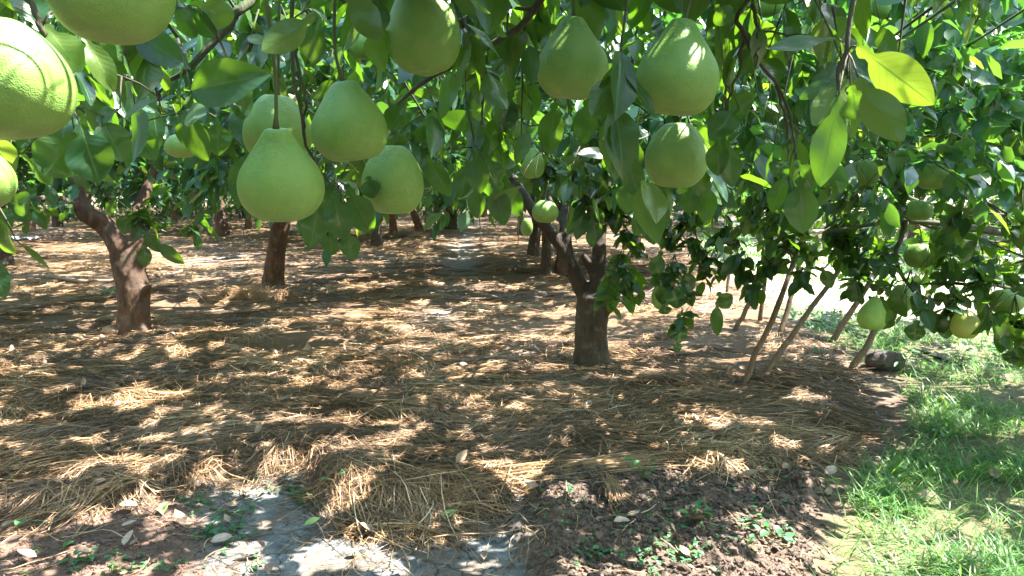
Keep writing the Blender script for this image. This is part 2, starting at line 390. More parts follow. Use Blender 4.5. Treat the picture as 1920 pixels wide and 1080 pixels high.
def tube_mesh(name, lines, mats, sides=8, noise=.0, off=None, g=rng):
    bm = bmesh.new()
    for pts, rad in lines:
        pts = np.asarray(pts, float); n = len(pts); t = norm(np.gradient(pts, axis=0))
        ref = np.array([.3, .2, .93]) if abs(t[:, 2]).mean() < .8 else np.array([1., .1, .1])
        a = norm(np.cross(t, ref)); b = np.cross(t, a)
        o0 = np.zeros(3) if off is None else np.asarray(off)
        rings = []
        for j in range(n):
            rings.append([bm.verts.new(pts[j] - o0 + rad[j] * (1 + noise * g.normal()) * (a[j] * math.cos(q) + b[j] * math.sin(q))) for q in np.linspace(0, 2 * np.pi, sides, endpoint=False)])
        for j in range(n - 1):
            for i in range(sides): bm.faces.new((rings[j][i], rings[j][(i + 1) % sides], rings[j + 1][(i + 1) % sides], rings[j + 1][i]))
        bm.faces.new(rings[0][::-1]); bm.faces.new(rings[-1])
    bmesh.ops.recalc_face_normals(bm, faces=bm.faces)
    for f in bm.faces: f.smooth = True
    me = bpy.data.meshes.new(name); bm.to_mesh(me); bm.free()
    for mm in mats: me.materials.append(mm)
    return me
def curve(ctrl, n=14, wob=0, g=rng):
    """Catmull-Rom through control points"""
    c = np.asarray(ctrl, float); c = np.concatenate([2 * c[:1] - c[1:2], c, 2 * c[-1:] - c[-2:-1]])
    m = len(c) - 3; out = []
    for t in np.linspace(0, m - 1e-6, n):
        i = int(t); s = t - i; p0, p1, p2, p3 = c[i:i + 4]
        out.append(.5 * (2 * p1 + (p2 - p0) * s + (2 * p0 - 5 * p1 + 4 * p2 - p3) * s * s + (3 * p1 - p0 - 3 * p2 + p3) * s ** 3))
    out = np.array(out)
    if wob: out[1:-1] += g.normal(0, wob, out[1:-1].shape)
    return out
def woody(name, limbs, material, parent, off, voxel=.014, disp=.013):
    """forked trunk: overlapping limbs fused by a voxel remesh, then roughened"""
    lines = []
    for ctrl, r in limbs:
        p = curve([c for c in ctrl], 16, 0); rad = np.interp(np.linspace(0, 1, 16), np.linspace(0, 1, len(r)), r)
        lines.append((p, rad))
    me = tube_mesh(name, lines, [material], 14, .05, off)
    o = link(name, me, parent)
    rm = o.modifiers.new('fuse', 'REMESH'); rm.mode = 'VOXEL'; rm.voxel_size = voxel; rm.use_smooth_shade = True
    sm = o.modifiers.new('soften', 'SMOOTH'); sm.iterations = 6; sm.factor = .6
    tx = bpy.data.textures.new('knots', 'CLOUDS'); tx.noise_scale = .09; tx.noise_depth = 3
    ds = o.modifiers.new('knots', 'DISPLACE'); ds.texture = tx; ds.strength = disp * 1.6; ds.mid_level = .5; ds.texture_coords = 'GLOBAL'
    return o

def gap_keep(pts, off=(0, 0)):
    """gaps through the canopy, running along the sun's direction, so that separate flecks reach the ground"""
    gx_ = pts[:, 0] - SUNV[0] / SUNV[2] * pts[:, 2] + off[0]; gy_ = pts[:, 1] - SUNV[1] / SUNV[2] * pts[:, 2] + off[1]
    v = vnoise(gx_ * 6.6 + 30, gy_ * 6.6 + 11) * .68 + vnoise(gx_ * 2.1 + 70, gy_ * 2.1 + 40) * .32
    return (v < GAP) | shade_keep(pts)
GAP = .70
def shade_keep(pts):
    ok = np.zeros(len(pts), bool)
    for q_, r_f in list(zip(FW3, FRR))[3:11]:
        v = pts - q_; t = v @ SUNV; ok |= (t > 0) & (np.linalg.norm(v - t[:, None] * SUNV, axis=1) < r_f + .02)
    return ok
# ------------------------------------------------------------------ leaf placement in clusters
def cluster_leaves(cen, axis, g, per=(6, 10), Lr=(.085, .15), spread=.1, droop=.55):
    """leaves set alternately along short twigs; returns dict of arrays + twig lines"""
    B, D, Nn, Ls, Ws, lines = [], [], [], [], [], []
    for c, ax in zip(cen, axis):
        k = g.integers(*per); tl = g.uniform(.12, .30)
        bend = np.array([0, 0, -1]) * g.uniform(.1, .5)
        tt = np.linspace(0, 1, 4)[:, None]
        tw = c + ax * tl * tt + bend * tl * tt ** 2
        lines.append((tw, np.array([.0032, .0027, .002, .0012])))
        s = np.sort(g.uniform(.1, 1.0, k)); s[-1] = 1
        ph = g.uniform(0, 6.3)
        side = norm(np.cross(ax, g.normal(size=3))); up2 = np.cross(ax, side)
        for i in range(k):
            p = c + ax * tl * s[i] + bend * tl * s[i] ** 2
            a = ph + i * 2.4
            out = side * math.cos(a) + up2 * math.sin(a)
            d = out * g.uniform(.5, 1) + ax * g.uniform(.1, .7) + np.array([0, 0, -1]) * g.uniform(.0, 2 * droop)
            if i == k - 1: d = ax + np.array([0, 0, -.4])
            nn = np.array([0, 0, 1.]) + g.normal(0, .55, 3) + out * .4
            B.append(p); D.append(d); Nn.append(nn)
            L = g.uniform(*Lr); Ls.append(L); Ws.append(L * g.uniform(.46, .60))
    return np.array(B), norm(np.array(D)), np.array(Nn), np.array(Ls), np.array(Ws), lines

def crown_mesh(name, seed, rad, zlo, zhi, ncl, res=(3, 4), low=.0, material=None, world=None):
    g = np.random.default_rng(seed); mb = MB(); cen = []
    while len(cen) < ncl:
        p = g.uniform(-1, 1, 3); r = math.hypot(p[0], p[1])
        if r > 1: continue
        z = (p[2] + 1) / 2
        top = 1 - .55 * r ** 2.2
        if z > top: continue
        inner = (z < top - .38) and r < .72
        if inner and g.random() > .14: continue
        lump = vnoise(np.array([p[0] * 3.1 + seed * 7.3]), np.array([p[1] * 3.1 + z * 2.3]))[0]
        if lump < .24 and g.random() > .3: continue
        zz = zlo + (zhi - zlo) * z - max(0, r - .7) * low * g.random()
        cen.append([p[0] * rad, p[1] * rad, zz])
    cen = np.array(cen)
    ax = norm(cen * [1, 1, 0] / rad + g.normal(0, .45, cen.shape) + (cen[:, 2:3] - (zlo + zhi) * .42) * [0, 0, .6] + np.array([0, 0, -.1]))
    B, D, Nn, L, W, lines = cluster_leaves(cen, ax, g)
    wo = np.array(world if world is not None else (seed * 3., seed * 5., 0))
    k = np.ones(len(B), bool)
    for f_ in (.15, .55, .95): k &= gap_keep(B + D * (L * f_)[:, None] + wo)
    if world is not None:
        for f_ in (0, .5, 1): k &= fruit_clear(B + D * (L * f_)[:, None] + wo, .95)
    B, D, Nn, L, W = B[k], D[k], Nn[k], L[k], W[k]
    n = len(B)
    leaves(mb, B, D, Nn, L, W, g.uniform(-.05, .3, n), g.uniform(.05, .5, n), g.random(n), res, 0, g)
    # inner wood: boughs from the fork to the clusters
    br = []
    for i in g.choice(len(cen), min(60, len(cen)), replace=False):
        e = cen[i]; a0 = math.atan2(e[1], e[0]) + g.normal(0, .5); s0 = np.array([math.cos(a0) * g.uniform(.1, .7), math.sin(a0) * g.uniform(.1, .7), g.uniform(1.45, 2.1)]); m1 = s0 + (e - s0) * [.35, .35, .62] + g.normal(0, .08, 3); m2 = s0 + (e - s0) * [.72, .72, .88] + g.normal(0, .12, 3)
        p = curve([s0, m1, m2, e], 9); br.append((p, np.linspace(.015, .003, 9)))
    tubes(mb, br, 5, 1, .08, g)
    tubes(mb, lines[::2], 3, 1, 0, g)
    return mb.mesh(name, [material or M['leaf_far'], M['twig']])

# ================================================================== GROUND
def grade(lo, hi, step, far_lo, far_hi, gr=1.12):
    a = list(np.arange(lo, hi, step)); s = step; x = lo
    while x > far_lo: s *= gr; x -= s; a.insert(0, x)
    s = step; x = a[-1]
    while x < far_hi: s *= gr; x += s; a.append(x)
    return np.array(a)
gx = grade(-3.2, 4.2, .022, -400, 400); gy = grade(2.3, 6.5, .022, -120, 900)
X, Y = np.meshgrid(gx, gy); X = X.ravel(); Y = Y.ravel(); Z = H(X, Y)
nx, ny = len(gx), len(gy)
idx = np.arange(nx * ny).reshape(ny, nx)
F = np.stack([idx[:-1, :-1], idx[:-1, 1:], idx[1:, 1:], idx[1:, :-1]], -1).reshape(-1, 4)
gm = MB(); gm.add(np.stack([X, Y, Z], -1), F)
me = gm.mesh('ground', [M['ground']])
straw, mud, red, bank, grass, path, dry = zones(X, Y)
def colattr(me, nm, *ch):
    a = me.attributes.new(nm, 'FLOAT_COLOR', 'POINT'); a.data.foreach_set('color', np.stack([*ch, np.ones(len(ch[0]))], -1).astype(np.float32).ravel())
colattr(me, 'za', straw, mud, red); colattr(me, 'zb', bank, grass, dry)
a = me.attributes.new('zc', 'FLOAT', 'POINT'); a.data.foreach_set('value', path.astype(np.float32))
tag(link('ground', me), kind='structure')

# ================================================================== FRUIT TABLE  (px, py, width px, height px, depth, neck)
FR = [
 (205, -30, 224, 222, .88, .2, 'huge pomelo cut by the top edge at the left corner, nearest to the camera'),
 (10, 150, 242, 228, 1.06, .35, 'large sunlit pomelo at the left edge with a bright patch on its shoulder'),
 (-78, 330, 188, 140, 1.22, .2, 'pomelo sliced by the left edge below the large sunlit one'),
 (794, 55, 139, 172, 1.70, .45, 'pomelo at top centre-left with a nippled base and sun fleck on its right shoulder'),
 (1073, 110, 134, 157, 1.76, .92, 'flat-necked pomelo hanging alone at top centre beside the dark gap'),
 (1273, 128, 155, 184, 1.53, .97, 'tall pear-shaped pomelo hanging above a rounder one on the right of centre'),
 (1268, 292, 118, 127, 2.00, .3, 'round pomelo directly below the tall pear-shaped one right of centre'),
 (655, 229, 145, 155, 1.64, .75, 'smooth pomelo on the right of the hanging four-fruit bunch'),
 (525, 328, 157, 181, 1.51, .95, 'bumpy pear-shaped pomelo at the front and bottom of the hanging bunch'),
 (520, 243, 130, 132, 1.86, .4, 'pomelo half hidden behind the front pear-shaped one of the bunch'),
 (738, 338, 121, 135, 1.98, .35, 'darker shaded pomelo hanging lowest right of the bunch, over the far trunks'),
 (998, 306, 48, 60, 4.75, .5, 'small distant green pomelo hanging left of the forked dark tree'),
 (1022, 397, 52, 44, 4.70, .1, 'pomelo resting in leaves just above the left limb of the forked tree'),
 (988, 426, 24, 36, 6.1, .1, 'tiny pomelo half seen behind the left limb of the forked tree'),
 (1240, 556, 36, 52, 5.3, .2, 'pomelo tucked behind the drooping leaves right of the forked trunk'),
 (1621, 326, 54, 54, 4.3, .1, 'pomelo in the right tree partly behind the long hanging leaves'),
 (1749, 331, 63, 50, 3.9, .0, 'flattened round pomelo near the middle of the right tree'),
 (1722, 395, 50, 40, 4.6, .1, 'pomelo shaded by leaves just below the flattened one in the right tree'),
 (1724, 480, 56, 48, 4.7, .1, 'dim pomelo deep among the crossing branches of the right tree'),
 (1636, 588, 54, 66, 4.3, .9, 'pear-shaped pomelo hanging low over the leaning pole in the right tree'),
 (1690, 560, 44, 56, 4.9, .3, 'pomelo behind the big leaf next to the low pear-shaped one'),
 (1810, 608, 52, 56, 4.3, .3, 'yellowish pomelo hanging lowest in the right tree'),
 (1884, 565, 62, 48, 4.5, .1, 'pomelo under pale leaves near the right edge'),
 (679, 82, 52, 60, 3.1, .3, 'pale pomelo far back between the top left leaves and the nippled fruit'),
 (341, 274, 60, 46, 3.0, .1, 'dim pomelo hidden in dark leaves left of the hanging bunch'),
 (1441, 6, 54, 50, 3.2, .2, 'pale pomelo at the top edge above the dark twig fan'),
 (1655, 14, 50, 44, 4.2, .2, 'blurred pale pomelo at the top edge right of the long stem'),
 (94, 378, 17, 17, 9.5, .0, 'left one of two tiny green pomelos behind the left red trunk'),
 (111, 370, 17, 16, 9.6, .0, 'right one of two tiny green pomelos behind the left red trunk'),
]
FC = np.array([[f[0], f[1], f[2] / 2, f[3] / 2, f[4]] for f in FR])
def make_pomelo(i, px, py, wpx, hpx, d, neck, label):
    g = np.random.default_rng(100 + i)
    c = P(px, py, d); r = wpx / 2 * d / FPX; h = hpx / 2 * d / FPX
    root = empty('pomelo', c, label, 'pomelo', 'pomelos hanging in the nearest tree' if i < 11 else 'pomelos hanging in the trees farther off')
    big = wpx > 40
    root.rotation_euler = (g.normal(0, .06), g.normal(0, .07), 0)
    ns, nr_ = (64, 48) if big else (24, 18)
    bm = bmesh.new(); rings = []
    ph = g.random(6) * 6.3
    for j in range(nr_ + 1):
        t = j / nr_; th = math.pi * t                   # 0 top
        z = math.cos(th)
        pear = np.interp(z, [-1, -.985, -.93, -.8, -.6, -.35, -.1, .12, .35, .55, .72, .86, .94, .98, 1], [0, .25, .48, .74, .92, 1.0, .985, .89, .71, .54, .41, .32, .25, .17, 0])
        ball = math.sin(th) ** .9 if 0 < t < 1 else 0
        rr = pear * neck + ball * (1 - neck)
        zc = z
        if z < -.9: zc += (-.9 - z) * .7                # slightly dented base
        if z > .95: zc -= (z - .95) * 1.2               # dented crown round the stalk
        ring = []
        for k in range(ns):
            a = 2 * math.pi * k / ns
            q = 1 + .034 * math.sin(a + ph[1]) * math.sin(th) ** 2 * (1 - z) + .026 * math.sin(2 * a + ph[0]) * math.sin(th) + .014 * math.sin(3 * a + ph[1] + 2 * t) + .010 * math.sin(5 * a + ph[2] + 5 * t)
            q += .014 * neck * math.sin(11 * a + ph[3] + 9 * t) * max(0, z) ** 1.2 + .004 * math.sin(7 * a - 9 * t + ph[4])
            lean = .05 * (z ** 2) * (1 if z > 0 else 0)
            ring.append(bm.verts.new((r * rr * q * math.cos(a) + lean * r * math.cos(ph[5]), r * rr * q * math.sin(a) + lean * r * math.sin(ph[5]), h * zc)))
        rings.append(ring)
    for j in range(nr_):
        for k in range(ns): bm.faces.new((rings[j][k], rings[j + 1][k], rings[j + 1][(k + 1) % ns], rings[j][(k + 1) % ns]))
    bmesh.ops.remove_doubles(bm, verts=bm.verts, dist=1e-5)
    if i == 3:   # nipple at the base
        for v in bm.verts:
            rr = math.hypot(v.co.x, v.co.y) / r
            if v.co.z < 0 and rr < .34: v.co.z -= h * .07 * (1 - (rr / .34) ** 2)
    for _ in range(3): bmesh.ops.smooth_vert(bm, verts=bm.verts, factor=.5, use_axis_x=True, use_axis_y=True, use_axis_z=True)
    for f in bm.faces: f.smooth = True
    me = bpy.data.meshes.new('peel'); bm.to_mesh(me); bm.free()
    me.materials.append(M['peel2'] if 'yellowish' in label else M['peel'])
    link('peel', me, root)
    topz = max(v.co.z for v in me.vertices)
    # stalk with calyx
    Ls = {8: .40, 7: .30, 9: .22, 10: .12, 4: .22, 5: .18, 6: .10, 3: .12}.get(i, .12 if big else .06)
    sp = curve([(0, 0, topz - .006), (g.normal() * .006, g.normal() * .006, topz + .3 * Ls), (g.normal() * .02, g.normal() * .02, topz + Ls)], 9)
    rs = r / .08
    rad = np.interp(np.linspace(0, 1, 9), [0, .06, .15, 1], [.0075, .0050, .0032, .0038]) * max(.7, rs)
    link('stalk', tube_mesh('stalk', [(sp, rad)], [M['green_twig']], 8, .03), root)
    return root, c, r, h
fruits = [make_pomelo(i, *f) for i, f in enumerate(FR)]
FW3 = np.array([f[1] for f in fruits]); FRR = np.array([max(f[2], f[3]) for f in fruits])

def fruit_clear(pts, slack=1.08, keep=None):
    """True where a leaf point neither sits in a fruit nor hangs right in front of one"""
    px, py, d = proj(pts); ok = np.ones(len(pts), bool)
    for (fx, fy, fw, fh, fd), c, r in zip(FC, FW3, FRR):
        ell = ((px - fx) / (fw * slack)) ** 2 + ((py - fy) / (fh * slack)) ** 2
        ok &= ~((ell < 1) & (d < fd + r) & (d > 0))
        ok &= np.linalg.norm(pts - c, axis=1) > r * 1.06
    return ok

# points the sun reaches through gaps: (px, py, depth, radius)
SUNGAP = [(1690, 140, 1.15, .085), (1655, 215, 1.2, .075), (1555, 200, 1.2, .05), (545, 65, 1.35, .05), (120, 95, 1.2, .035), (190, 120, 1.25, .04),
          (60, 90, .98, .06), (80, 130, .97, .07), (110, 175, .97, .06), (30, 290, 1.1, .03), (835, 20, 1.66, .018), (1322, 85, 1.46, .014), (1048, 62, 1.7, .014), (1230, 80, 1.5, .012), (410, 20, 1.7, .03),
          (1590, 200, 1.25, .03), (200, 175, 1.3, .03), (1268, 240, 1.95, .008), (1900, 40, 1.6, .05), (1335, 25, 1.6, .03), (440, 180, 1.6, .02), (895, 135, 2.0, .02),
          (1500, 100, 2.2, .05), (1380, 180, 2.2, .04), (1420, 300, 2.4, .05), (1350, 240, 2.1, .04), (1400, 60, 2.0, .05), (1860, 90, 1.8, .05), (1800, 100, 2.0, .06)]
SG = [(P(a, b, c), r) for a, b, c, r in SUNGAP]
def sun_clear(pts, extra=.035):
    ok = np.ones(len(pts), bool)
    for q, r in SG:
        v = pts - q; t = v @ SUNV; dist = np.linalg.norm(v - t[:, None] * SUNV, axis=1)
        ok &= ~((t > .04) & (dist < r + extra))
    return ok

# ================================================================== NEAR TREES (trunks beside the camera, boughs overhead)
gn = np.random.default_rng(21)
PROF_X = [-500, 0, 60, 130, 200, 260, 330, 420, 470, 560, 620, 690, 760, 850, 900, 950, 1000, 1100, 1180, 1230, 1290, 1350, 1420, 1500, 1560, 1600, 1660, 2500]
PROF_Y = [300, 300, 310, 340, 330, 300, 310, 350, 330, 330, 420, 420, 350, 370, 410, 420, 300, 300, 380, 440, 380, 360, 350, 380, 420, 250, 180, 130]
def crown_region(box, dens, dome, gap=1.0, thin=None, seed=1, nearmin=1.35):
    g = np.random.default_rng(seed)
    (x0, x1), (y0, y1), (z0, z1) = box
    n = int((x1 - x0) * (y1 - y0) * (z1 - z0) * dens)
    p = np.stack([g.uniform(x0, x1, n), g.uniform(y0, y1, n), g.uniform(z0, z1, n)], -1)
    k = dome(p)
    px, py, d = proj(p)
    prof = np.interp(px, PROF_X, PROF_Y)
    inview = (d > 0) & (px > -300) & (px < 2220) & (py > -200)
    k &= ~(inview & ((py > prof - 150 / np.maximum(d, .5)) | (d < nearmin)))
    k &= ~((np.linalg.norm(p - CAM, axis=1) < .75)); k &= ~((np.linalg.norm(p - CAM, axis=1) < 2.0) & (p[:, 2] < 2.1) & ~inview)
    k &= vnoise(p[:, 0] * 2.3 + seed, p[:, 1] * 2.3 + p[:, 2] * 1.7) > np.where(p[:, 2] > 2.1, .16, .30)
    if thin is not None: k &= g.random(n) < thin(p, px, py, d)
    return p[k], g
def near_crown(root, box, dens, dome, seed, thin=None, hang=.8):
    cen, g = crown_region(box, dens, dome, seed=seed, thin=thin)
    if hang == .8:   # extra leaf clusters added on the sun's path to shade the hanging fruit
        ex = []
        for q_, r_f in list(zip(FW3, FRR))[3:11] + [(FW3[0], FRR[0])]:
            for _ in range(22 + 30 * (abs(q_[0] + .47) < .05 or abs(q_[0] - .39) < .06)):
                t_ = g.uniform(.45, 1.3); o_ = g.normal(size=3); o_ -= SUNV * (o_ @ SUNV); o_ = o_ / np.linalg.norm(o_) * (r_f + .04) * math.sqrt(g.random())
                ex.append(q_ + SUNV * t_ + o_)
        ex = np.array(ex); cen = np.concatenate([cen, ex[domeA(ex)] if seed == 5 else ex[~domeA(ex)]])
    px, py, d = proj(cen); vis = (d > 0) & (px > -400) & (px < 2300) & (py > -250)
    ax = g.normal(0, .6, cen.shape) + np.array([0, 0, -hang]) * vis[:, None] + np.array([0, 0, .1]); ax = norm(ax)
    B, D, Nn, L, W, lines = cluster_leaves(cen, ax, g, per=(6, 10), Lr=(.09, .155), droop=.6)
    tip = B + D * L[:, None]; mid = B + D * L[:, None] * .5
    k = sun_clear(mid) & gap_keep(mid) & gap_keep(tip) & gap_keep(B)
    for q in (tip, mid, B): k &= fruit_clear(q, 1.04)
    tx, ty, td = proj(tip); mx, my, md = proj(mid)
    prof = np.interp(tx, PROF_X, PROF_Y)
    k &= ~((td > 0) & (ty > prof + 25) & (tx > -200) & (tx < 2100))
    k &= ~((td > 0) & (md < 1.15) & (tx > -150) & (tx < 2070) & (my > -60) & (my < 1100))
    B, D, Nn, L, W = B[k], D[k], Nn[k], L[k], W[k]
    mpx, mpy, mdd = proj(B); hi = (mdd > 0) & (mpx > -150) & (mpx < 2070) & (mpy > -100) & (mdd < 3.2) | (np.linalg.norm(B - CAM, axis=1) < 2.0)
    # leaves in front hang with their blades more upright
    Nn = np.where(hi[:, None], Nn * [1, 1, .55] + g.normal(0, .5, Nn.shape), Nn)
    r_ = g.random(len(B)); cu = g.uniform(-.05, .3, len(B)); fo = g.uniform(.02, .45, len(B))
    mb = MB()
    for sel, res in ((hi, (5, 8)), (~hi, (3, 4))):
        leaves(mb, B[sel], D[sel], Nn[sel], L[sel], W[sel], cu[sel], fo[sel], r_[sel], res, 0, g)
    tl = [l for l in lines if fruit_clear(l[0], 1.02).all() and (proj(l[0])[1] < np.interp(proj(l[0])[0], PROF_X, PROF_Y) + 30).all()]
    tubes(mb, tl, 4, 1, 0, g)
    # thin boughs knitting clusters back to the tree
    tr = np.array(root.location)
    br = []
    for i in g.choice(len(cen), min(170, len(cen)), replace=False):
        e = cen[i]; q = tr + np.array([0, 0, 2.3]); hz = max(e[2], 2.2)
        s = e + (q - e) * g.uniform(.15, .4); s[2] = max(hz + .05, 2.1 + .24 * max(0, s[1] - 1.5))
        m = (s + e) / 2 + g.normal(0, .05, 3) + [0, 0, .08]
        p = curve([s, m, e], 10)
        qx, qy, qd = proj(p)
        if not fruit_clear(p, 1.04).all(): continue
        if ((qd < 1.2) & (qy > -100)).any(): continue
        br.append((p, np.linspace(.010, .0035, 10)))
    tubes(mb, br, 6, 1, .06, g)
    me = mb.mesh('crown', [M['leaf'], M['twig']], off=root.location)
    return link('crown', me, root)

rootA = empty('pomelo_tree', (-2.6, .9, 0), 'nearest pomelo tree, laden boughs overhanging the left and centre', 'tree')
woody('trunk', [([(-2.6, .9, -.05), (-2.62, .95, .5), (-2.5, 1.0, 1.0)], [.15, .12, .11]),
                ([(-2.5, 1.0, .9), (-2.2, 1.3, 1.6), (-1.6, 1.6, 2.15), (-.6, 2.1, 2.5)], [.09, .07, .055, .03]),
                ([(-2.5, 1.0, .9), (-2.7, 1.2, 1.6), (-2.6, 2.2, 2.3)], [.08, .06, .03]),
                ([(-2.5, 1.0, .9), (-2.3, .6, 1.7), (-1.5, -.1, 2.4)], [.08, .06, .03])], M['bark'], rootA, (-2.6, .9, 0), .016)
domeA = lambda p: (((p[:, 0] + 1.0) / 3.9) ** 2 + ((p[:, 1] - 1.9) / 3.6) ** 2 < 1) & (p[:, 2] < 3.3 - .07 * ((p[:, 0] + 1.2) ** 2 + (p[:, 1] - 1.5) ** 2))
near_crown(rootA, ((-4.9, 2.9), (-1.7, 5.5), (1.2, 3.25)), 52, domeA, 5, thin=lambda p, px, py, d: np.where(p[:, 2] > np.maximum(2.0, 1.55 + .28 * p[:, 1]), 1.0, np.where(px > 1330, .2, .7)))

rootB = empty('pomelo_tree', (2.9, .4, 0), 'pomelo tree to the right of the camera with drooping twigs of backlit yellow-green leaves', 'tree')
woody('trunk', [([(2.9, .4, -.05), (2.95, .42, .5), (2.8, .5, 1.0)], [.14, .11, .10]),
                ([(2.8, .5, .9), (2.5, .8, 1.7), (1.7, 1.3, 2.3)], [.08, .06, .03]),
                ([(2.8, .5, .9), (3.2, .2, 1.7), (3.5, -.4, 2.4)], [.08, .06, .03]),
                ([(2.8, .5, .9), (3.1, 1.0, 1.7), (3.1, 1.9, 2.3)], [.08, .05, .03])], M['bark'], rootB, (2.9, .4, 0), .016)
domeB = lambda p: (((p[:, 0] - 2.9) / 2.6) ** 2 + ((p[:, 1] - 1.2) / 2.8) ** 2 < 1) & (p[:, 2] < 3.1 - .10 * ((p[:, 0] - 2.7) ** 2 + (p[:, 1] - .6) ** 2))
near_crown(rootB, ((.3, 5.5), (-1.6, 4.0), (1.2, 3.0)), 48, domeB, 6, thin=lambda p, px, py, d: np.where((d > 0) & (px > 1300) & (px < 2100) & (py > -100), .28, 1.0))

# visible boughs of the near trees
def bough(root, pts, r, m='twig', name='branch', n=16, sides=8):
    w3 = [P(*q) for q in pts]; c = curve(w3, n); c[1:-1] += gn.normal(0, .003, c[1:-1].shape)
    rad = np.interp(np.linspace(0, 1, n), np.linspace(0, 1, len(r)), r)
    link(name, tube_mesh(name, [(c, rad)], [M[m]], sides, .06, root.location), root); return c
bough(rootA, [(560, -120, 1.9), (470, 0, 1.75), (400, 80, 1.7), (335, 140, 1.7), (270, 160, 1.75)], [.016, .012, .009, .006, .003])
bough(rootA, [(1080, -120, 1.9), (1000, 20, 1.95), (900, 95, 2.0), (780, 165, 2.05), (700, 245, 2.1), (640, 330, 2.2)], [.012, .009, .008, .006, .004, .002])
bough(rootA, [(1000, 20, 1.95), (920, 5, 1.95), (760, -8, 2.0)], [.006, .004, .002])
bough(rootA, [(900, 95, 2.0), (905, 180, 2.0), (895, 270, 2.0)], [.004, .003, .0016])
bough(rootA, [(20, -60, 1.15), (60, 10, 1.15), (85, 70, 1.15), (97, 110, 1.15)], [.006, .005, .004, .002])
bough(rootA, [(560, -100, 1.55), (548, 60, 1.55), (560, 180, 1.58), (580, 280, 1.62), (620, 345, 1.7)], [.005, .004, .004, .003, .002])
bough(rootA, [(548, -60, 1.56), (552, 80, 1.57), (575, 200, 1.6), (570, 260, 1.66)], [.004, .0035, .003, .002])
bough(rootB, [(1640, -140, 1.2), (1600, 0, 1.2), (1582, 90, 1.2), (1570, 170, 1.2), (1568, 200, 1.2)], [.006, .0048, .004, .003, .0015])
bough(rootB, [(1640, -160, 1.6), (1490, -60, 1.65), (1385, 20, 1.7), (1400, 80, 1.75), (1455, 160, 1.8), (1480, 220, 1.8), (1500, 330, 1.85)], [.007, .006, .0055, .005, .004, .003, .0015], n=24)
bough(rootB, [(1400, 60, 1.75), (1385, 130, 1.8), (1365, 200, 1.85), (1345, 270, 1.9)], [.005, .004, .003, .0015])
bough(rootB, [(1455, 160, 1.8), (1478, 250, 1.85), (1476, 320, 1.9)], [.004, .003, .0015])
bough(rootB, [(1412, 10, 1.7), (1420, 60, 1.72), (1415, 130, 1.75)], [.005, .004, .002])
bough(rootB, [(1425, 60, 1.8), (1500, 66, 1.8), (1580, 78, 1.8)], [.003, .0025, .0015])
bough(rootB, [(1480, 230, 1.8), (1520, 270, 1.85), (1540, 300, 1.9)], [.003, .002, .001])

# hand-placed leaves of the near trees: base px,py -> tip px,py, depth, width px, roll (0 = blade square to the camera)
BACKLIT = {(1605, 88), (1608, 145), (1590, 148), (590, 28), (85, 45), (155, 62), (415, -15), (640, -20), (500, 85)}  # leaves coloured brighter yellow to stand in for sun shining through them
def spray(root, items, name='leafy_twig'):
    mb = MB(); g = np.random.default_rng(int(abs(items[0][0] * 13 + items[0][1])) + 5)
    B, D, N_, L, W, cu, rn = [], [], [], [], [], [], []
    for it in items:
        bx, by, tx, ty, d, wpx, roll = it[:7]; dd = it[7] if len(it) > 7 else 0
        b0 = P(bx, by, d); t0 = P(tx, ty, d + dd); v = t0 - b0; l = np.linalg.norm(v)
        face = norm(CAM - b0); s = norm(np.cross(v, face)); nn = norm(np.cross(s, v))
        nn = nn * math.cos(roll) + s * math.sin(roll)
        if nn[2] < 0: nn = -nn
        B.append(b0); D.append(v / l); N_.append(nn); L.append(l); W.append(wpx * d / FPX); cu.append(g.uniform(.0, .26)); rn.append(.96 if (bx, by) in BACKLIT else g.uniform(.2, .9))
    n = len(B)
    leaves(mb, np.array(B), np.array(D), np.array(N_), np.array(L), np.array(W), np.array(cu), g.uniform(.08, .3, n), np.array(rn), (7, 20), 0, g)
    st = np.array(B)
    # petioles to a common shoot
    top = st.mean(0) + np.array([0, 0, .03])
    tubes(mb, [(curve([q, (q * .5 + top * .5) + [0, 0, .006], top], 5), np.linspace(.0013, .002, 5)) for q in st if fruit_clear(curve([q, (q * .5 + top * .5), top], 5), 1.0).all()], 5, 1)
    return link(name, mb.mesh(name, [M['leaf'], M['twig']], off=root.location), root)
spray(rootB, [(1605, 88, 1750, 190, 1.18, 76, .1), (1608, 145, 1690, 268, 1.18, 68, -.15), (1590, 148, 1525, 235, 1.2, 56, .2), (1572, 150, 1500, 175, 1.22, 30, .6),
              (1572, 180, 1538, 350, 1.15, 62, .1), (1570, 72, 1440, 84, 1.3, 34, .9), (1595, 160, 1612, 225, 1.3, 70, .4)])
spray(rootB, [(1385, 200, 1330, 262, 1.8, 50, .3), (1345, 255, 1345, 330, 1.85, 44, .2), (1360, 262, 1378, 352, 1.85, 46, -.3), (1340, 10, 1370, 45, 1.6, 42, .1), (1370, 170, 1400, 215, 1.85, 48, .2)])
spray(rootB, [(1500, 330, 1505, 440, 1.8, 58, .1), (1478, 320, 1440, 395, 1.85, 44, .7), (1490, 300, 1530, 360, 1.8, 46, -.4), (1476, 300, 1450, 330, 1.8, 40, .5), (1500, 250, 1480, 335, 1.9, 50, .3)])
spray(rootA, [(590, 28, 492, 100, 1.32, 56, .15), (600, 30, 578, 118, 1.36, 44, .5), (500, 85, 462, 62, 1.4, 26, .5), (605, 60, 590, 120, 1.4, 36, .7)])
spray(rootA, [(640, -20, 725, 78, 1.45, 58, .2), (700, -10, 720, 60, 1.5, 44, -.6)])
spray(rootA, [(85, 45, 148, 132, 1.15, 66, -.1), (155, 62, 216, 165, 1.2, 46, -.25), (75, 60, 40, -30, 1.2, 60, .3)])
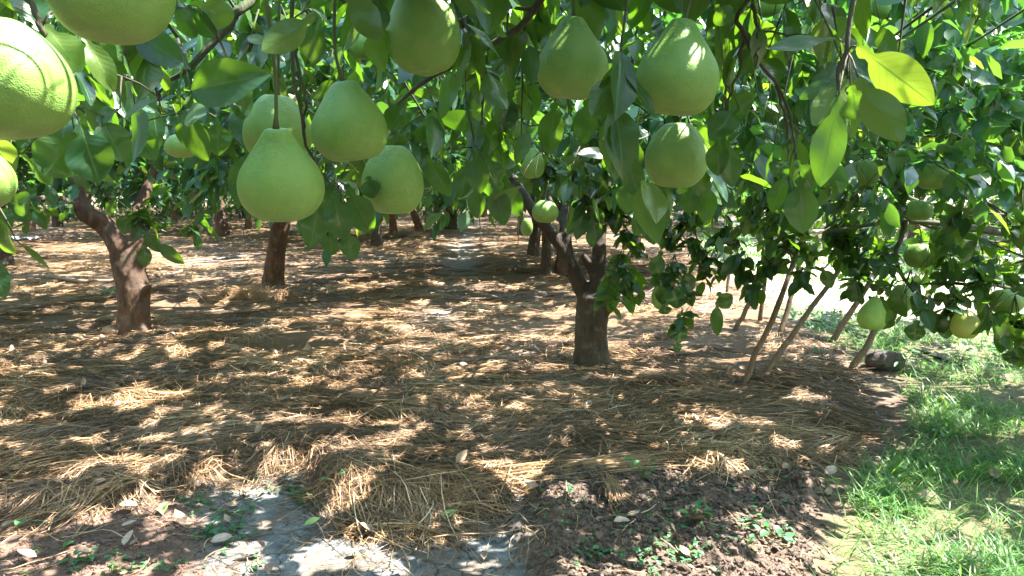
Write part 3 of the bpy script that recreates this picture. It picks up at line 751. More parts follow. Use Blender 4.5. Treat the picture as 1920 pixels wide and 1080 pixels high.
spray(rootA, [(150, 232, 185, 342, 1.28, 84, .25), (140, 250, 85, 330, 1.3, 90, .1), (185, 215, 232, 298, 1.3, 60, -.2), (150, 190, 210, 260, 1.35, 60, .5), (40, 290, 105, 345, 1.3, 40, .8)])
spray(rootA, [(298, 183, 220, 215, 1.4, 38, 1.0, .06), (165, 140, 222, 200, 1.35, 40, .8), (225, 205, 172, 225, 1.3, 36, .9)])
spray(rootA, [(415, -15, 402, 55, 1.6, 58, .1), (425, 105, 455, 200, 1.6, 56, .2), (440, 150, 455, 225, 1.65, 50, -.3), (350, 10, 400, 70, 1.6, 40, .3), (320, 15, 372, 68, 1.6, 50, .5)])
spray(rootA, [(762, 190, 730, 245, 1.75, 46, .6, .03), (912, 8, 850, 36, 1.65, 32, .9, .05)])
spray(rootA, [(895, 278, 898, 366, 1.95, 42, .1), (880, 300, 862, 372, 2.0, 44, .3), (915, 290, 935, 350, 2.0, 40, -.3), (925, 340, 945, 424, 1.95, 44, .1), (895, 345, 893, 410, 2.0, 38, .3), (875, 205, 905, 290, 2.0, 40, .4), (800, 290, 840, 372, 2.0, 40, .3), (945, 330, 972, 408, 2.05, 40, .3)])
spray(rootA, [(600, 330, 575, 385, 1.8, 44, .3), (625, 360, 640, 450, 1.75, 56, .2), (600, 360, 585, 470, 1.85, 50, -.3), (655, 350, 690, 440, 1.85, 60, .4), (620, 430, 618, 480, 1.9, 40, .6), (650, 430, 662, 488, 1.9, 38, .2), (690, 330, 700, 372, 1.9, 40, .2)])
spray(rootA, [(345, 210, 385, 300, 1.6, 50, .2), (405, 220, 412, 292, 1.65, 46, -.2), (370, 225, 340, 275, 1.7, 46, .4), (250, 235, 290, 300, 1.7, 44, .2), (470, 275, 440, 380, 1.9, 50, .4)])
spray(rootA, [(1215, 360, 1225, 460, 1.85, 52, .2), (1230, 372, 1185, 440, 1.9, 42, .3), (1190, 240, 1145, 318, 1.85, 40, .4), (1170, 280, 1200, 375, 1.9, 44, .1), (1300, 350, 1285, 400, 1.9, 44, .5), (1330, 340, 1322, 420, 1.9, 40, .2), (1160, 210, 1130, 285, 1.95, 44, .6)])
spray(rootA, [(-40, 420, 48, 470, 1.25, 66, .8), (30, 452, 96, 505, 1.3, 20, .9), (-25, 470, 8, 560, 1.2, 40, .2), (20, 360, 62, 400, 1.5, 50, .7), (-10, 380, 10, 440, 1.4, 50, .3)])
spray(rootA, [(1000, 140, 985, 225, 2.1, 46, .2), (1040, 190, 1030, 290, 2.1, 50, .3), (960, 170, 940, 250, 2.1, 46, -.2), (1100, 185, 1095, 270, 2.1, 46, .2), (1020, 30, 1045, 110, 2.0, 50, .5), (1160, 100, 1185, 190, 2.1, 50, .2), (1185, 330, 1170, 400, 2.2, 44, .3)])

# ================================================================== ORCHARD TREES
crowns = [crown_mesh('crown', 31 + k, 2.8, 1.36, 3.4, 2700, low=.2) for k in range(3)]
def tree_at(base, limbs, label, cv, material, rot, s=1.0, group=None, voxel=.016, cz=0, cat='tree'):
    root = empty('pomelo_tree', base, label, cat, group)
    woody('trunk', limbs, material, root, base, voxel)
    own = group is None and base[1] < 13
    c = link('crown', crown_mesh('crown', 200 + int(abs(base[0] * 31 + base[1] * 7)), 2.85 * s, 1.38 * s, 3.4 * s, 2900, low=.2, world=(base[0], base[1], base[2] + cz)) if own else crowns[cv], root)
    if own: s = 1.0
    c.rotation_euler = (0, 0, 0); c.scale = (s, s, s); c.location = (0, 0, cz)
    return root
# forked dark tree right of centre
b1 = GG(1110, 684); D1 = proj(b1)[2]
q = lambda px, py, dd=0.: tuple(P(px, py, D1 + dd))
t1 = tree_at(tuple(b1), [([q(1112, 705), q(1110, 680), q(1108, 640), q(1110, 590), q(1112, 555)], [.175, .15, .132, .13, .12]),
     ([q(1108, 575), q(1085, 530), q(1062, 480), q(1035, 440), q(1000, 395), q(960, 330, .2), q(900, 240, .3)], [.075, .062, .056, .05, .045, .04, .03]),
     ([q(1112, 575), q(1122, 520), q(1124, 450), q(1130, 380, .1), q(1150, 270, .2)], [.08, .065, .055, .05, .04]),
     ([q(1068, 490), q(1062, 440), q(1058, 400, .1), q(1075, 330, .3)], [.045, .04, .035, .025]),
     ([q(1058, 420, .05), q(1035, 385, .3), q(1010, 320, .5)], [.035, .03, .02]),
     ([q(1118, 520), q(1100, 490, -.05), q(1092, 474, -.05)], [.045, .035, .028]),
     ([q(1120, 600), q(1148, 570, -.1), q(1165, 545, -.15)], [.05, .035, .015]),
     ([q(1112, 690), q(1150, 700, -.1)], [.08, .03]), ([q(1100, 690), q(1070, 700, -.05)], [.07, .03])],
     'forked dark-barked pomelo tree right of centre with a stout mossy trunk', 0, M['bark_dark'], .4, 1.0, cz=.12)
# left red tree
b2 = GG(252, 626); D2 = proj(b2)[2]
q = lambda px, py, dd=0.: tuple(P(px, py, D2 + dd))
t2 = tree_at(tuple(b2), [([q(250, 645), q(250, 620), q(252, 570), q(245, 520), q(232, 470), q(215, 440)], [.175, .15, .145, .145, .135, .10]),
     ([q(232, 470), q(200, 425), q(160, 400, -.1), q(148, 365, -.1), q(150, 310, -.1), q(120, 230, -.1)], [.12, .095, .085, .08, .07, .04]),
     ([q(250, 520), q(262, 460), q(258, 400, .2), q(285, 330, .4), q(310, 250, .6)], [.09, .07, .06, .05, .03]),
     ([q(160, 400, -.1), q(110, 370, -.3), q(60, 372, -.5), q(0, 340, -.7)], [.035, .03, .026, .022]),
     ([q(262, 560), q(280, 535, -.1)], [.05, .03]), ([q(255, 600), q(272, 628, -.1), q(285, 640, -.15)], [.09, .05, .02]), ([q(245, 600), q(225, 628, -.1), q(212, 638, -.1)], [.09, .05, .02])],
     'reddish pomelo tree at left, trunk bent leftward above a knotty elbow', 1, M['bark_red'], 1.9, 1.0, cz=.28)

def mini(px, py, wpx, lean, label, cv, rot, m, fork=None, s=1.0, group=None):
    b = GG(px, py); D = proj(b)[2]; r = wpx / 2 * D / FPX
    top = tuple(np.array([b[0] + lean[0], b[1] + lean[1], 1.15]))
    mid = (b[0] + lean[0] * .35, b[1] + lean[1] * .4, .5)
    T = np.array(top)
    limbs = [([(b[0], b[1], b[2] - .08), (b[0], b[1], b[2] + .08), mid, top], [r * 1.25, r * 1.1, r * .9, r * .85])]
    g = np.random.default_rng(int(px))
    for k in range(3 if fork is None else len(fork)):
        a = fork[k] if fork else g.uniform(0, 6.3)
        o = np.array([math.cos(a), math.sin(a), 0])
        limbs.append(([tuple(T - [0, 0, .35]), tuple(T + o * .35 + [0, 0, .2]), tuple(T + o * .9 + [0, 0, .75])], [r * .6, r * .45, r * .25]))
    return tree_at(tuple(b), limbs, label, cv, m, rot, s, group, max(.016, r * .16))
mini(513, 533, 38, (.18, 0), 'pomelo tree with a straight reddish-brown trunk leaning right, below the front pear-shaped fruit', 2, .3, M['bark_red'])
mini(418, 442, 24, (-.15, .1), 'small orange-barked far pomelo tree with a limb reaching left, behind the left red tree', 0, 2.5, M['bark_red'], fork=[3.3, 2.7, .8])
mini(8, 498, 30, (-.1, 0), 'dark pomelo tree at the left edge, its trunk cut by the picture side', 1, .9, M['bark_dark'])
mini(706, 462, 22, (.02, 0), 'pomelo tree with a thick black upright trunk below the shaded fruit of the bunch', 2, 1.4, M['bark_dark'])
mini(738, 440, 15, (-.08, 0), 'pomelo tree with a thin bulging trunk just right of the thick black trunk', 1, 3.4, M['bark'])
mini(786, 433, 15, (-.4, 0), 'far pomelo tree with a V-shaped pair of stems left of the stump', 0, 4.4, M['bark'], fork=[3.1, 0.2, 1.5])
mini(456, 409, 13, (0, 0), 'thin dark far pomelo tree seen left of the front pear-shaped fruit', 2, 5.1, M['bark_dark'])
mini(272, 430, 16, (0.05, 0), 'dark slender pomelo tree seen behind the left red trunk', 0, .6, M['bark_dark'])
mini(108, 424, 18, (0, 0), 'far pomelo tree with low foliage behind the left limb of the red tree', 1, 2.2, M['bark_dark'])
mini(1024, 516, 20, (.0, 0), 'pomelo tree with a black upright trunk seen behind the forked tree', 2, 2.9, M['bark_dark'])
mini(1192, 482, 18, (.05, 0), 'pomelo tree with a pale sunlit trunk half hidden by leaves right of the forked tree', 2, 2.0, M['pole'])
mini(1000, 482, 22, (.12, 0), 'leaning black pomelo tree left of the upright black trunk, behind the forked tree', 0, 1.1, M['bark_dark'])
mini(976, 440, 12, (0, 0), 'far thin pomelo tree in the row left of the forked tree', 1, .2, M['bark_dark'])
mini(1052, 514, 24, (.1, .1), 'short red-barked pomelo tree between the limbs of the forked tree', 1, 3.0, M['bark_red'], s=.9)

# right tree: trunk outside the picture, low skirts and crossing branches inside it
b3 = (4.75, 5.5, 0.0)
t3 = empty('pomelo_tree', b3, 'spreading pomelo tree at right, laden with fruit and propped by leaning poles', 'tree')
woody('trunk', [([(4.75, 5.5, -.05), (4.72, 5.5, .4), (4.6, 5.4, .9)], [.15, .12, .11]),
                ([(4.6, 5.4, .8), (4.1, 5.2, 1.25), (3.4, 5.0, 1.35), (2.6, 4.9, 1.6)], [.07, .05, .035, .02]),
                ([(4.6, 5.4, .8), (4.7, 5.2, 1.5), (4.3, 4.8, 2.3)], [.07, .05, .03]),
                ([(4.6, 5.4, .8), (4.9, 5.9, 1.6), (4.8, 6.3, 2.3)], [.07, .05, .03])], M['bark'], t3, b3, .016)
g3 = np.random.default_rng(77)
P3X = [1300, 1340, 1400, 1440, 1480, 1540, 1580, 1620, 1660, 1720, 1800, 1860, 1920, 2300]
P3Y = [150, 450, 420, 500, 520, 500, 540, 545, 590, 600, 600, 630, 680, 720]
def crown3():
    n = 7600
    p = np.stack([g3.uniform(1.2, 7, n), g3.uniform(3.4, 8.1, n), g3.uniform(.5, 3.3, n)], -1)
    r2 = ((p[:, 0] - 4.1) / 2.9) ** 2 + ((p[:, 1] - 5.7) / 2.4) ** 2
    k = (r2 < 1) & (p[:, 2] < 3.3 - 1.3 * r2 ** 1.3) & ((r2 > .45) | (p[:, 2] > 2.2) | (g3.random(n) < .25))
    px, py, d = proj(p)
    k &= ~(py > np.interp(px, P3X, P3Y) - 40)
    k &= ~((px < 2000) & (p[:, 2] < .9) & (g3.random(n) < .3))
    k &= vnoise(p[:, 0] * 2.9, p[:, 1] * 2.9 + p[:, 2] * 2) > .44
    cen = p[k]
    ax = norm((cen - [4.2, 5.5, 1.9]) * [.35, .35, .3] + g3.normal(0, .5, cen.shape) + np.array([0, 0, -.15]))
    B, D, Nn, L, W, lines = cluster_leaves(cen, ax, g3, Lr=(.08, .14))
    tip = B + D * L[:, None]; mid = B + .5 * D * L[:, None]; kk = np.ones(len(B), bool)
    for q_ in (tip, mid, B): kk &= fruit_clear(q_, .95)
    tx, ty, td = proj(tip); kk &= ty < np.interp(tx, P3X, P3Y) + 25; kk &= gap_keep(mid) & gap_keep(tip)
    B, D, Nn, L, W = B[kk], D[kk], Nn[kk], L[kk], W[kk]; m = len(B)
    mb = MB(); leaves(mb, B, D, Nn, L, W, g3.uniform(-.05, .3, m), g3.uniform(.05, .5, m), g3.random(m), (3, 6), 0, g3)
    br = []
    ff = np.array([4.6, 5.4, 1.0])
    for i in g3.choice(len(cen), 80, replace=False):
        e = cen[i]; s0 = ff + (e - ff) * g3.uniform(.2, .6) + g3.normal(0, .12, 3); m1 = s0 + (e - s0) * [.45, .45, .6] + g3.normal(0, .12, 3)
        br.append((curve([s0, m1, e], 10), np.linspace(.012, .003, 10)))
    tubes(mb, br, 6, 1, .05, g3)
    for l in (lines,): tubes(mb, l, 3, 1)
    link('crown', mb.mesh('crown', [M['leaf'], M['twig']], off=b3), t3)
crown3()
bough(t3, [(2000, 470, 5.2), (1900, 440, 5.0), (1790, 425, 4.8), (1700, 415, 4.7), (1560, 432, 4.7)], [.035, .028, .022, .016, .008])
bough(t3, [(1800, 425, 4.8), (1720, 380, 4.7), (1660, 345, 4.6), (1600, 330, 4.6)], [.02, .016, .012, .006])
bough(t3, [(1700, 415, 4.7), (1680, 480, 4.6), (1700, 530, 4.5), (1740, 560, 4.4), (1830, 565, 4.4)], [.016, .013, .011, .009, .005])
bough(t3, [(1760, 430, 4.8), (1640, 390, 4.7), (1540, 380, 4.8)], [.012, .009, .005])
bough(t3, [(1990, 560, 5.0), (1860, 535, 4.7), (1710, 532, 4.5)], [.016, .012, .006])

# drooping sprays of the mid trees
def droop(root, items): return spray(root, items)
droop(t1, [(1160, 515, 1118, 555, 5.5, 24, .3), (1160, 520, 1140, 590, 5.5, 26, .1), (1172, 525, 1185, 592, 5.4, 24, .2), (1165, 512, 1178, 560, 5.35, 26, .9), (1150, 505, 1140, 520, 5.5, 22, .6), (1190, 500, 1200, 548, 5.4, 28, .2), (1165, 480, 1140, 500, 5.5, 20, .6)])
droop(t1, [(1100, 380, 1068, 412, 5.2, 26, .6), (1105, 385, 1132, 420, 5.2, 26, .3), (1095, 395, 1080, 450, 5.2, 24, .1), (1110, 400, 1118, 455, 5.2, 30, .2), (1075, 350, 1062, 385, 5.2, 22, .8), (1110, 340, 1150, 360, 5.2, 26, .8), (1110, 420, 1108, 465, 5.3, 22, .4), (1085, 400, 1062, 440, 5.3, 22, .3)])
droop(t1, [(1080, 300, 1120, 330, 5.2, 26, .7), (1060, 310, 1030, 340, 5.2, 26, .7), (1060, 320, 1050, 365, 5.2, 26, .2), (1150, 350, 1165, 400, 5.3, 26, .2), (1160, 390, 1150, 440, 5.3, 26, .4)])
droop(t3, [(1240, 470, 1225, 520, 5.2, 30, .1), (1270, 505, 1240, 530, 5.1, 26, .5), (1280, 505, 1300, 545, 5.1, 28, .4), (1260, 525, 1270, 580, 5.1, 36, .1), (1290, 540, 1298, 575, 5.1, 20, .3), (1245, 570, 1250, 590, 5.2, 24, .3), (1235, 530, 1243, 575, 5.2, 22, .2), (1255, 500, 1262, 530, 5.2, 30, .6)])
droop(t3, [(1275, 596, 1272, 645, 5.0, 30, .1), (1280, 592, 1300, 615, 5.0, 22, .5), (1268, 640, 1272, 660, 5.0, 16, .2), (1345, 548, 1370, 575, 5.0, 34, .4), (1345, 562, 1342, 632, 5.0, 24, .2), (1310, 490, 1325, 520, 5.2, 20, .3)])
droop(t3, [(1415, 535, 1405, 568, 5.0, 24, .2), (1420, 535, 1430, 572, 5.0, 22, .5), (1398, 470, 1350, 515, 5.0, 26, .3), (1440, 470, 1450, 520, 5.0, 32, .2), (1430, 480, 1480, 510, 5.0, 30, .5), (1495, 500, 1500, 545, 5.0, 14, .2), (1510, 525, 1520, 552, 5.0, 14, .4)])
droop(t3, [(1540, 500, 1560, 540, 4.8, 26, .2), (1605, 525, 1595, 568, 4.7, 26, .1), (1650, 555, 1680, 600, 4.6, 30, .5), (1660, 545, 1700, 595, 4.5, 26, .2), (1720, 600, 1712, 640, 4.4, 36, .1), (1740, 580, 1770, 625, 4.4, 36, .3), (1770, 590, 1775, 636, 4.4, 30, .2), (1600, 545, 1575, 560, 4.8, 18, .4)])
droop(t3, [(1840, 575, 1850, 612, 4.4, 26, .2), (1880, 600, 1875, 665, 4.2, 26, .1), (1890, 610, 1925, 645, 4.2, 34, .5), (1905, 640, 1910, 690, 4.2, 36, .2), (1900, 660, 1890, 680, 4.2, 30, .3), (1640, 555, 1632, 565, 4.3, 16, .3)])
droop(t2, [(240, 395, 232, 440, 6.1, 32, .1), (255, 405, 262, 440, 6.1, 20, .5), (265, 430, 300, 475, 6.0, 24, .4), (270, 455, 272, 502, 6.0, 26, .1), (290, 450, 340, 496, 6.0, 24, .3), (255, 385, 282, 425, 6.1, 22, .3), (215, 370, 200, 405, 6.1, 22, .5)])
droop(t2, [(352, 428, 345, 445, 6.2, 22, .3), (360, 425, 368, 440, 6.2, 22, .4), (370, 435, 372, 470, 6.2, 16, .1), (385, 420, 410, 448, 6.2, 14, .6), (330, 415, 312, 422, 6.2, 10, .6), (385, 410, 392, 402, 6.2, 14, .4)])
droop(t2, [(20, 380, 55, 415, 5.0, 34, .5), (60, 385, 85, 430, 5.1, 22, .3), (100, 395, 92, 340, 5.4, 26, .4), (40, 350, 60, 380, 5.2, 34, .3)])

def clump(root, px, py, d, rpx, n, seed, L=.125):
    n = int(n * 1.35)
    g = np.random.default_rng(seed + 900); c0 = P(px, py, d); R0 = rpx / FPX * d
    top = c0 + np.array([g.normal(0, .3) * R0, .1 * R0, R0 * 1.3]); mb = MB(); st = []
    k = max(2, n // 7); ends = [c0 + np.array([g.uniform(-.8, .8), g.uniform(-.6, .6), g.uniform(-.9, .5)]) * R0 for _ in range(k)]
    B, D, Nn = [], [], []
    for e in ends:
        c = curve([top, (top + e) / 2 + g.normal(0, .12, 3) * R0, e], 8); st.append((c, np.linspace(.004, .0015, 8)))
        for i in range(n // k):
            t_ = g.uniform(.35, 1); p = c[int(t_ * 7)]; a_ = g.uniform(0, 6.3)
            B.append(p); D.append([math.cos(a_) * .8, math.sin(a_) * .8, g.uniform(-1.1, .15)]); Nn.append([math.cos(a_) * .5 + g.normal(0, .4), math.sin(a_) * .5 + g.normal(0, .4), .9])
    B = np.array(B); D = norm(np.array(D)); Nn = np.array(Nn); kf = fruit_clear(B, .95) & fruit_clear(B + D * L * .5, .95) & fruit_clear(B + D * L, .95); B, D, Nn = B[kf], D[kf], Nn[kf]; m = len(B)
    leaves(mb, B, D, Nn, L * g.uniform(.7, 1.2, m), L * .55 * g.uniform(.8, 1.15, m), g.uniform(0, .3, m), g.uniform(.05, .4, m), g.random(m), (5, 7), 0, g)
    tubes(mb, st, 5, 1, .05, g)
    link('leafy_twig', mb.mesh('leafy_twig', [M['leaf'], M['twig']], off=root.location), root)
for i_, a_ in enumerate([(t1, 1160, 545, 5.4, 48, 26), (t1, 1200, 415, 5.4, 46, 26), (t3, 1335, 515, 5.2, 36, 16), (t1, 1232, 440, 5.3, 44, 26), (t1, 1180, 375, 5.4, 50, 30), (t3, 1395, 500, 5.1, 40, 20), (t3, 1520, 520, 4.9, 30, 12), (t3, 1640, 470, 4.8, 60, 36), (t3, 1760, 520, 4.6, 60, 36), (t3, 1300, 430, 5.3, 46, 26), (t1, 1110, 395, 5.3, 48, 34), (t1, 1080, 350, 5.2, 50, 34), (t1, 1150, 330, 5.3, 50, 30), (t1, 1195, 470, 5.4, 40, 22), (t1, 1165, 500, 5.5, 30, 14), (t1, 1040, 320, 5.3, 40, 26),
        (t1, 1010, 345, 5.2, 36, 24), (t1, 1130, 420, 5.4, 40, 20), (t3, 1262, 535, 5.1, 44, 24), (t3, 1272, 610, 5.0, 26, 8), (t3, 1300, 480, 5.2, 40, 20), (t3, 1420, 535, 5.0, 36, 16), (t3, 1370, 470, 5.2, 50, 26), (t3, 1470, 450, 5.0, 60, 36),
        (t3, 1560, 470, 4.9, 60, 36), (t3, 1620, 540, 4.7, 40, 18), (t3, 1695, 570, 4.5, 50, 26), (t3, 1780, 590, 4.4, 44, 22), (t3, 1850, 560, 4.5, 54, 30), (t3, 1900, 620, 4.3, 50, 26), (t3, 1350, 400, 5.2, 60, 40), (t3, 1440, 380, 5.0, 60, 40),
        (t2, 272, 440, 6.1, 44, 22), (t2, 360, 440, 6.2, 34, 8), (t2, 60, 395, 5.2, 44, 16), (t2, 190, 345, 6.0, 40, 22), (t2, 300, 385, 6.2, 36, 14), (t2, 120, 400, 5.8, 30, 8)]):
    clump(*a_, i_)
# far rows: copies of one tree (trunk and crown meshes shared)
proto = mini(600, 452, 16, (.05, 0), 'pomelo tree of the far rows seen between the trunks', 1, 0, M['bark'], group='trees of the far orchard rows')
pb = np.array(proto.location)
def copy_tree(x, y, rz, s, cv, label='pomelo tree of the far rows seen between the trunks', group='trees of the far orchard rows'):
    r = proto.copy(); C.objects.link(r); r.location = (x, y, Hs(x, y)); r.rotation_euler = (0, 0, 0); r.scale = (s, s, s)
    r['label'] = label; r['group'] = group
    for ch in list(proto.children):
        c = ch.copy(); C.objects.link(c); c.parent = r
        if ch.name.startswith('crown'): c.data = crowns[cv]
    return r
gt = np.random.default_rng(9)
spots = []
have = [np.array(o.location)[:2] for o in C.objects if o.name.startswith('pomelo_tree')]
for row, x0 in enumerate((-28, -24, -20, -16, -12.2, -8.0, -3.5, .7)):
    for y0 in np.arange(7 if x0 < -6 else 12, 40, 3.9):
        x, y = x0 + gt.normal(0, .3), y0 + gt.normal(0, .4)
        if abs(x) > .8 * y + 4 or min(np.hypot(*(np.array([x, y]) - h)) for h in have) < 2.9: continue
        if x0 == .7 and y > 24: continue
        spots.append((x, y)); have.append(np.array([x, y]))
for x, y in spots: copy_tree(x, y, gt.uniform(0, 6.3), gt.uniform(.92, 1.12), int(gt.integers(3)))
# neighbours outside the view that shade the ground
for x, y, l in ((-6.6, 3.2, 'pomelo tree left of the camera, outside the picture'), (-3.4, -2.4, 'pomelo tree behind the camera on the left, outside the picture'), (1.2, -3.2, 'pomelo tree behind the camera, outside the picture'),
                (-7.4, -1.5, 'pomelo tree far left behind the camera, outside the picture')):
    copy_tree(x, y, gt.uniform(0, 6.3), 1.0, int(gt.integers(3)), l, 'trees around the camera')
# beyond the sunny strip
for x, y in ((10.5, 9), (11, 13.5), (9.5, 17.5), (8, 21.5), (12.5, 18), (5.5, 24), (10.5, 25), (14, 24), (2.5, 27.5), (7, 29), (13, 31), (16, 10.5), (17, 15), (19, 21), (-1, 31), (22, 28), (3.5, 33), (9, 35)):
    copy_tree(x + gt.normal(0, .3), y + gt.normal(0, .3), gt.uniform(0, 6.3), gt.uniform(1.0, 1.25), int(gt.integers(3)), 'pomelo tree beyond the sunny bare strip', 'trees beyond the sunny strip')
# low hedge closing the orchard at the back
def hedge_bush(x, y, s, k):
    r = empty('bush', (x, y, Hs(x, y)), 'low dense bush of the dark row closing the far end of the orchard', 'bush', 'bushes closing the far end')
    c = link('foliage', hedge_me[k % 2], r); c.rotation_euler = (0, 0, k * 1.7); c.scale = (s, s, s)
hedge_me = [crown_mesh('foliage', 60 + k, 2.4, .1, 3.0, 1100, res=(3, 3)) for k in range(2)]
kk = 0
for x in np.arange(-42, 34, 3.6):
    hedge_bush(x + gt.normal(0, .4), 42 + gt.normal(0, .8), gt.uniform(1.0, 1.35), kk); kk += 1
for x, y in ((-18, 27), (-15, 30), (-12, 31.5), (-21, 24), (-9, 33), (-5, 36)):
    hedge_bush(x, y, 1.0, kk); kk += 1

# ================================================================== PROPPING POLES
def pole(base, top, r, label, m='pole', ext=0., name='wooden_pole', cat='pole', bend=.03, group='poles propping the right tree'):
    b = GG(*base); D = proj(b)[2]; t = P(top[0], top[1], D + (top[2] if len(top) > 2 else 0)); t = t + (t - b) * ext
    root_off = b; mid = (b + t) / 2 + gn.normal(0, bend * .5, 3)
    c = curve([b - (t - b) * .03, mid, t], 12); c[1:-1] += gn.normal(0, .004, c[1:-1].shape)
    me = tube_mesh(name, [(c, np.linspace(r * 1.1, r * .8, 12))], [M[m]], 9, .06, b)
    o = link(name, me, loc=b); return tag(o, label, cat, group)
pole((1393, 722), (1500, 450, .2), .020, 'nearest pole, curved and dark, rising from the straw at the foot of the right tree', ext=.25)
pole((1432, 704), (1585, 490, .3), .020, 'long slanting pole just right of the nearest curved pole', ext=.3)
pole((1461, 630), (1492, 510, .1), .024, 'short upright pole seen between the two longest poles', ext=.6)
pole((1380, 618), (1410, 565, .0), .022, 'dark slanting pole planted left of the curved one, top hidden by leaves', ext=1.8)
pole((1425, 600), (1429, 560), .022, 'vertical thin pole behind the leaf cluster at the straw edge', ext=2)
pole((1558, 641), (1607, 565), .026, 'thick grey pole leaning right at the grass edge', ext=1.3)
pole((1597, 694), (1648, 610), .026, 'grey pole leaning right beside the dark rock, ending behind the low pear-shaped fruit', ext=.6)
pole((1362, 552), (1368, 490), .020, 'farthest upright pole at the edge of the sunny strip', ext=1.)
for a, b_, l in (((461, 462), (447, 350), 'thin black drip line hanging to the straw beside the orange-barked tree'), ((902, 460), (899, 400), 'thin dark stick standing in the straw below the centre leaves'), ((971, 458), (973, 405), 'thin dark stick standing near the far thin tree left of the forked one')):
    pole(a, b_, .010 if a[0] > 500 else .009, l, 'hose', .3, 'thin_stick', 'stick', .02, 'thin dark sticks standing in the straw')

# ================================================================== THINGS ON THE GROUND
def ground_line(pix, r, label, name, cat, m, lift=1.0):
    w3 = [GG(*p) for p in pix]; c = curve(w3, 26); c[:, 2] = H(c[:, 0], c[:, 1]) + r * lift; c[1:-1] += gn.normal(0, .004, c[1:-1].shape)
    o = link(name, tube_mesh(name, [(c, np.linspace(r * 1.1, r * .75, 26))], [M[m]], 8, .07, c[0]), loc=c[0]); return tag(o, label, cat)
ground_line([(55, 520), (110, 524), (160, 532), (235, 528), (290, 520), (345, 512)], .030, 'long dry fallen branch lying behind the left red trunk', 'fallen_branch', 'branch', 'dead')
ground_line([(330, 494), (400, 490), (450, 484), (520, 478)], .028, 'dark pipe lying on the straw between the two left trunks', 'pipe', 'pipe', 'hose')
ground_line([(295, 508), (360, 496), (430, 492), (505, 489)], .022, 'thinner grey stick lying in front of the dark pipe', 'fallen_stick', 'stick', 'dead')
ground_line([(662, 484), (700, 486), (745, 492)], .035, 'grey fallen branch on the dark soil mid-left of the path', 'fallen_branch', 'branch', 'dead')
ground_line([(278, 617), (300, 627), (328, 633)], .024, 'black root stub running right from the left red trunk', 'root', 'root', 'bark_dark', .8)
ground_line([(1730, 660), (1760, 672), (1785, 682)], .014, 'short dark pipe lying in the weeds right of the rock', 'pipe', 'pipe', 'hose')
ground_line([(1520, 600), (1620, 630), (1700, 655), (1790, 700)], .008, 'thin pale hose crossing the sunny strip', 'hose', 'hose', 'dead')
ground_line([(700, 458), (780, 450), (860, 443), (930, 440)], .02, 'thin dark branch lying across the far path', 'fallen_branch', 'branch', 'dead')
def blob(name, base, size, m, label, cat, seed, rz=0, sub=3, rough=.25):
    b = np.array(base); bm = bmesh.new(); bmesh.ops.create_icosphere(bm, subdivisions=sub, radius=1)
    g = np.random.default_rng(seed); pl = norm(g.normal(size=(9, 3))); of = g.uniform(.55, .95, 9)
    for v in bm.verts:
        p = np.array(v.co)
        for a_, o_ in zip(pl, of):
            dd = p @ a_ - o_
            if dd > 0: p = p - a_ * dd * .9
        p = p * (1 + rough * .2 * fbm(np.array([p[0] * 3 + seed]), np.array([p[1] * 3 + p[2] * 2]))[0] * 4)
        v.co = p * size
    for f in bm.faces: f.smooth = True
    me = bpy.data.meshes.new(name); bm.to_mesh(me); bm.free(); me.materials.append(M[m])
    o = link(name, me, loc=b + [0, 0, size[2] * .6]); o.rotation_euler = (0, 0, rz); return tag(o, label, cat)
blob('rock', GG(1655, 690), (.17, .14, .10), 'rock', 'dark flat-faced rock in the weeds beside the leaning grey pole', 'rock', 4, sub=4)
blob('dung_lump', GG(1105, 705), (.03, .03, .02), 'litter_pale', 'pale stone at the foot of the forked dark trunk', 'stone', 9)
C.objects['dung_lump'].name = 'stone'
blob('stone', GG(870, 690), (.05, .04, .03), 'litter_pale', 'small pale stone in the middle of the straw', 'stone', 11)
# cut branch piece by the left trunk
b = GG(209, 630); c = curve([b + [-.10, .05, .045], b + [0, 0, .05], b + [.10, -.06, .045]], 10)
o = link('branch_piece', tube_mesh('branch_piece', [(c, np.array([.012, .034, .045, .050, .050, .048, .044, .038, .030, .02]))], [M['cone']], 12, .03, b), loc=b)
tag(o, 'short stubby tan piece of wood lying at the foot of the left red trunk', 'wood piece')
# stump far down the path
b = GG(843, 428); r0 = empty('tree_stump', b, 'dark knobbly tree stump standing beside the far path', 'stump')
woody('stump', [([tuple(b + [0, 0, -.05]), tuple(b + [.02, 0, .3]), tuple(b + [.05, 0, .55])], [.24, .22, .15]), ([tuple(b + [.05, 0, .3]), tuple(b + [.16, 0, .62])], [.14, .10])], M['bark_dark'], r0, b, .03, .06)
woody('burl', [([tuple(b + [0, -.02, .5]), tuple(b + [.06, -.02, .68])], [.17, .13])], M['bark_red'], r0, b, .03, .04)
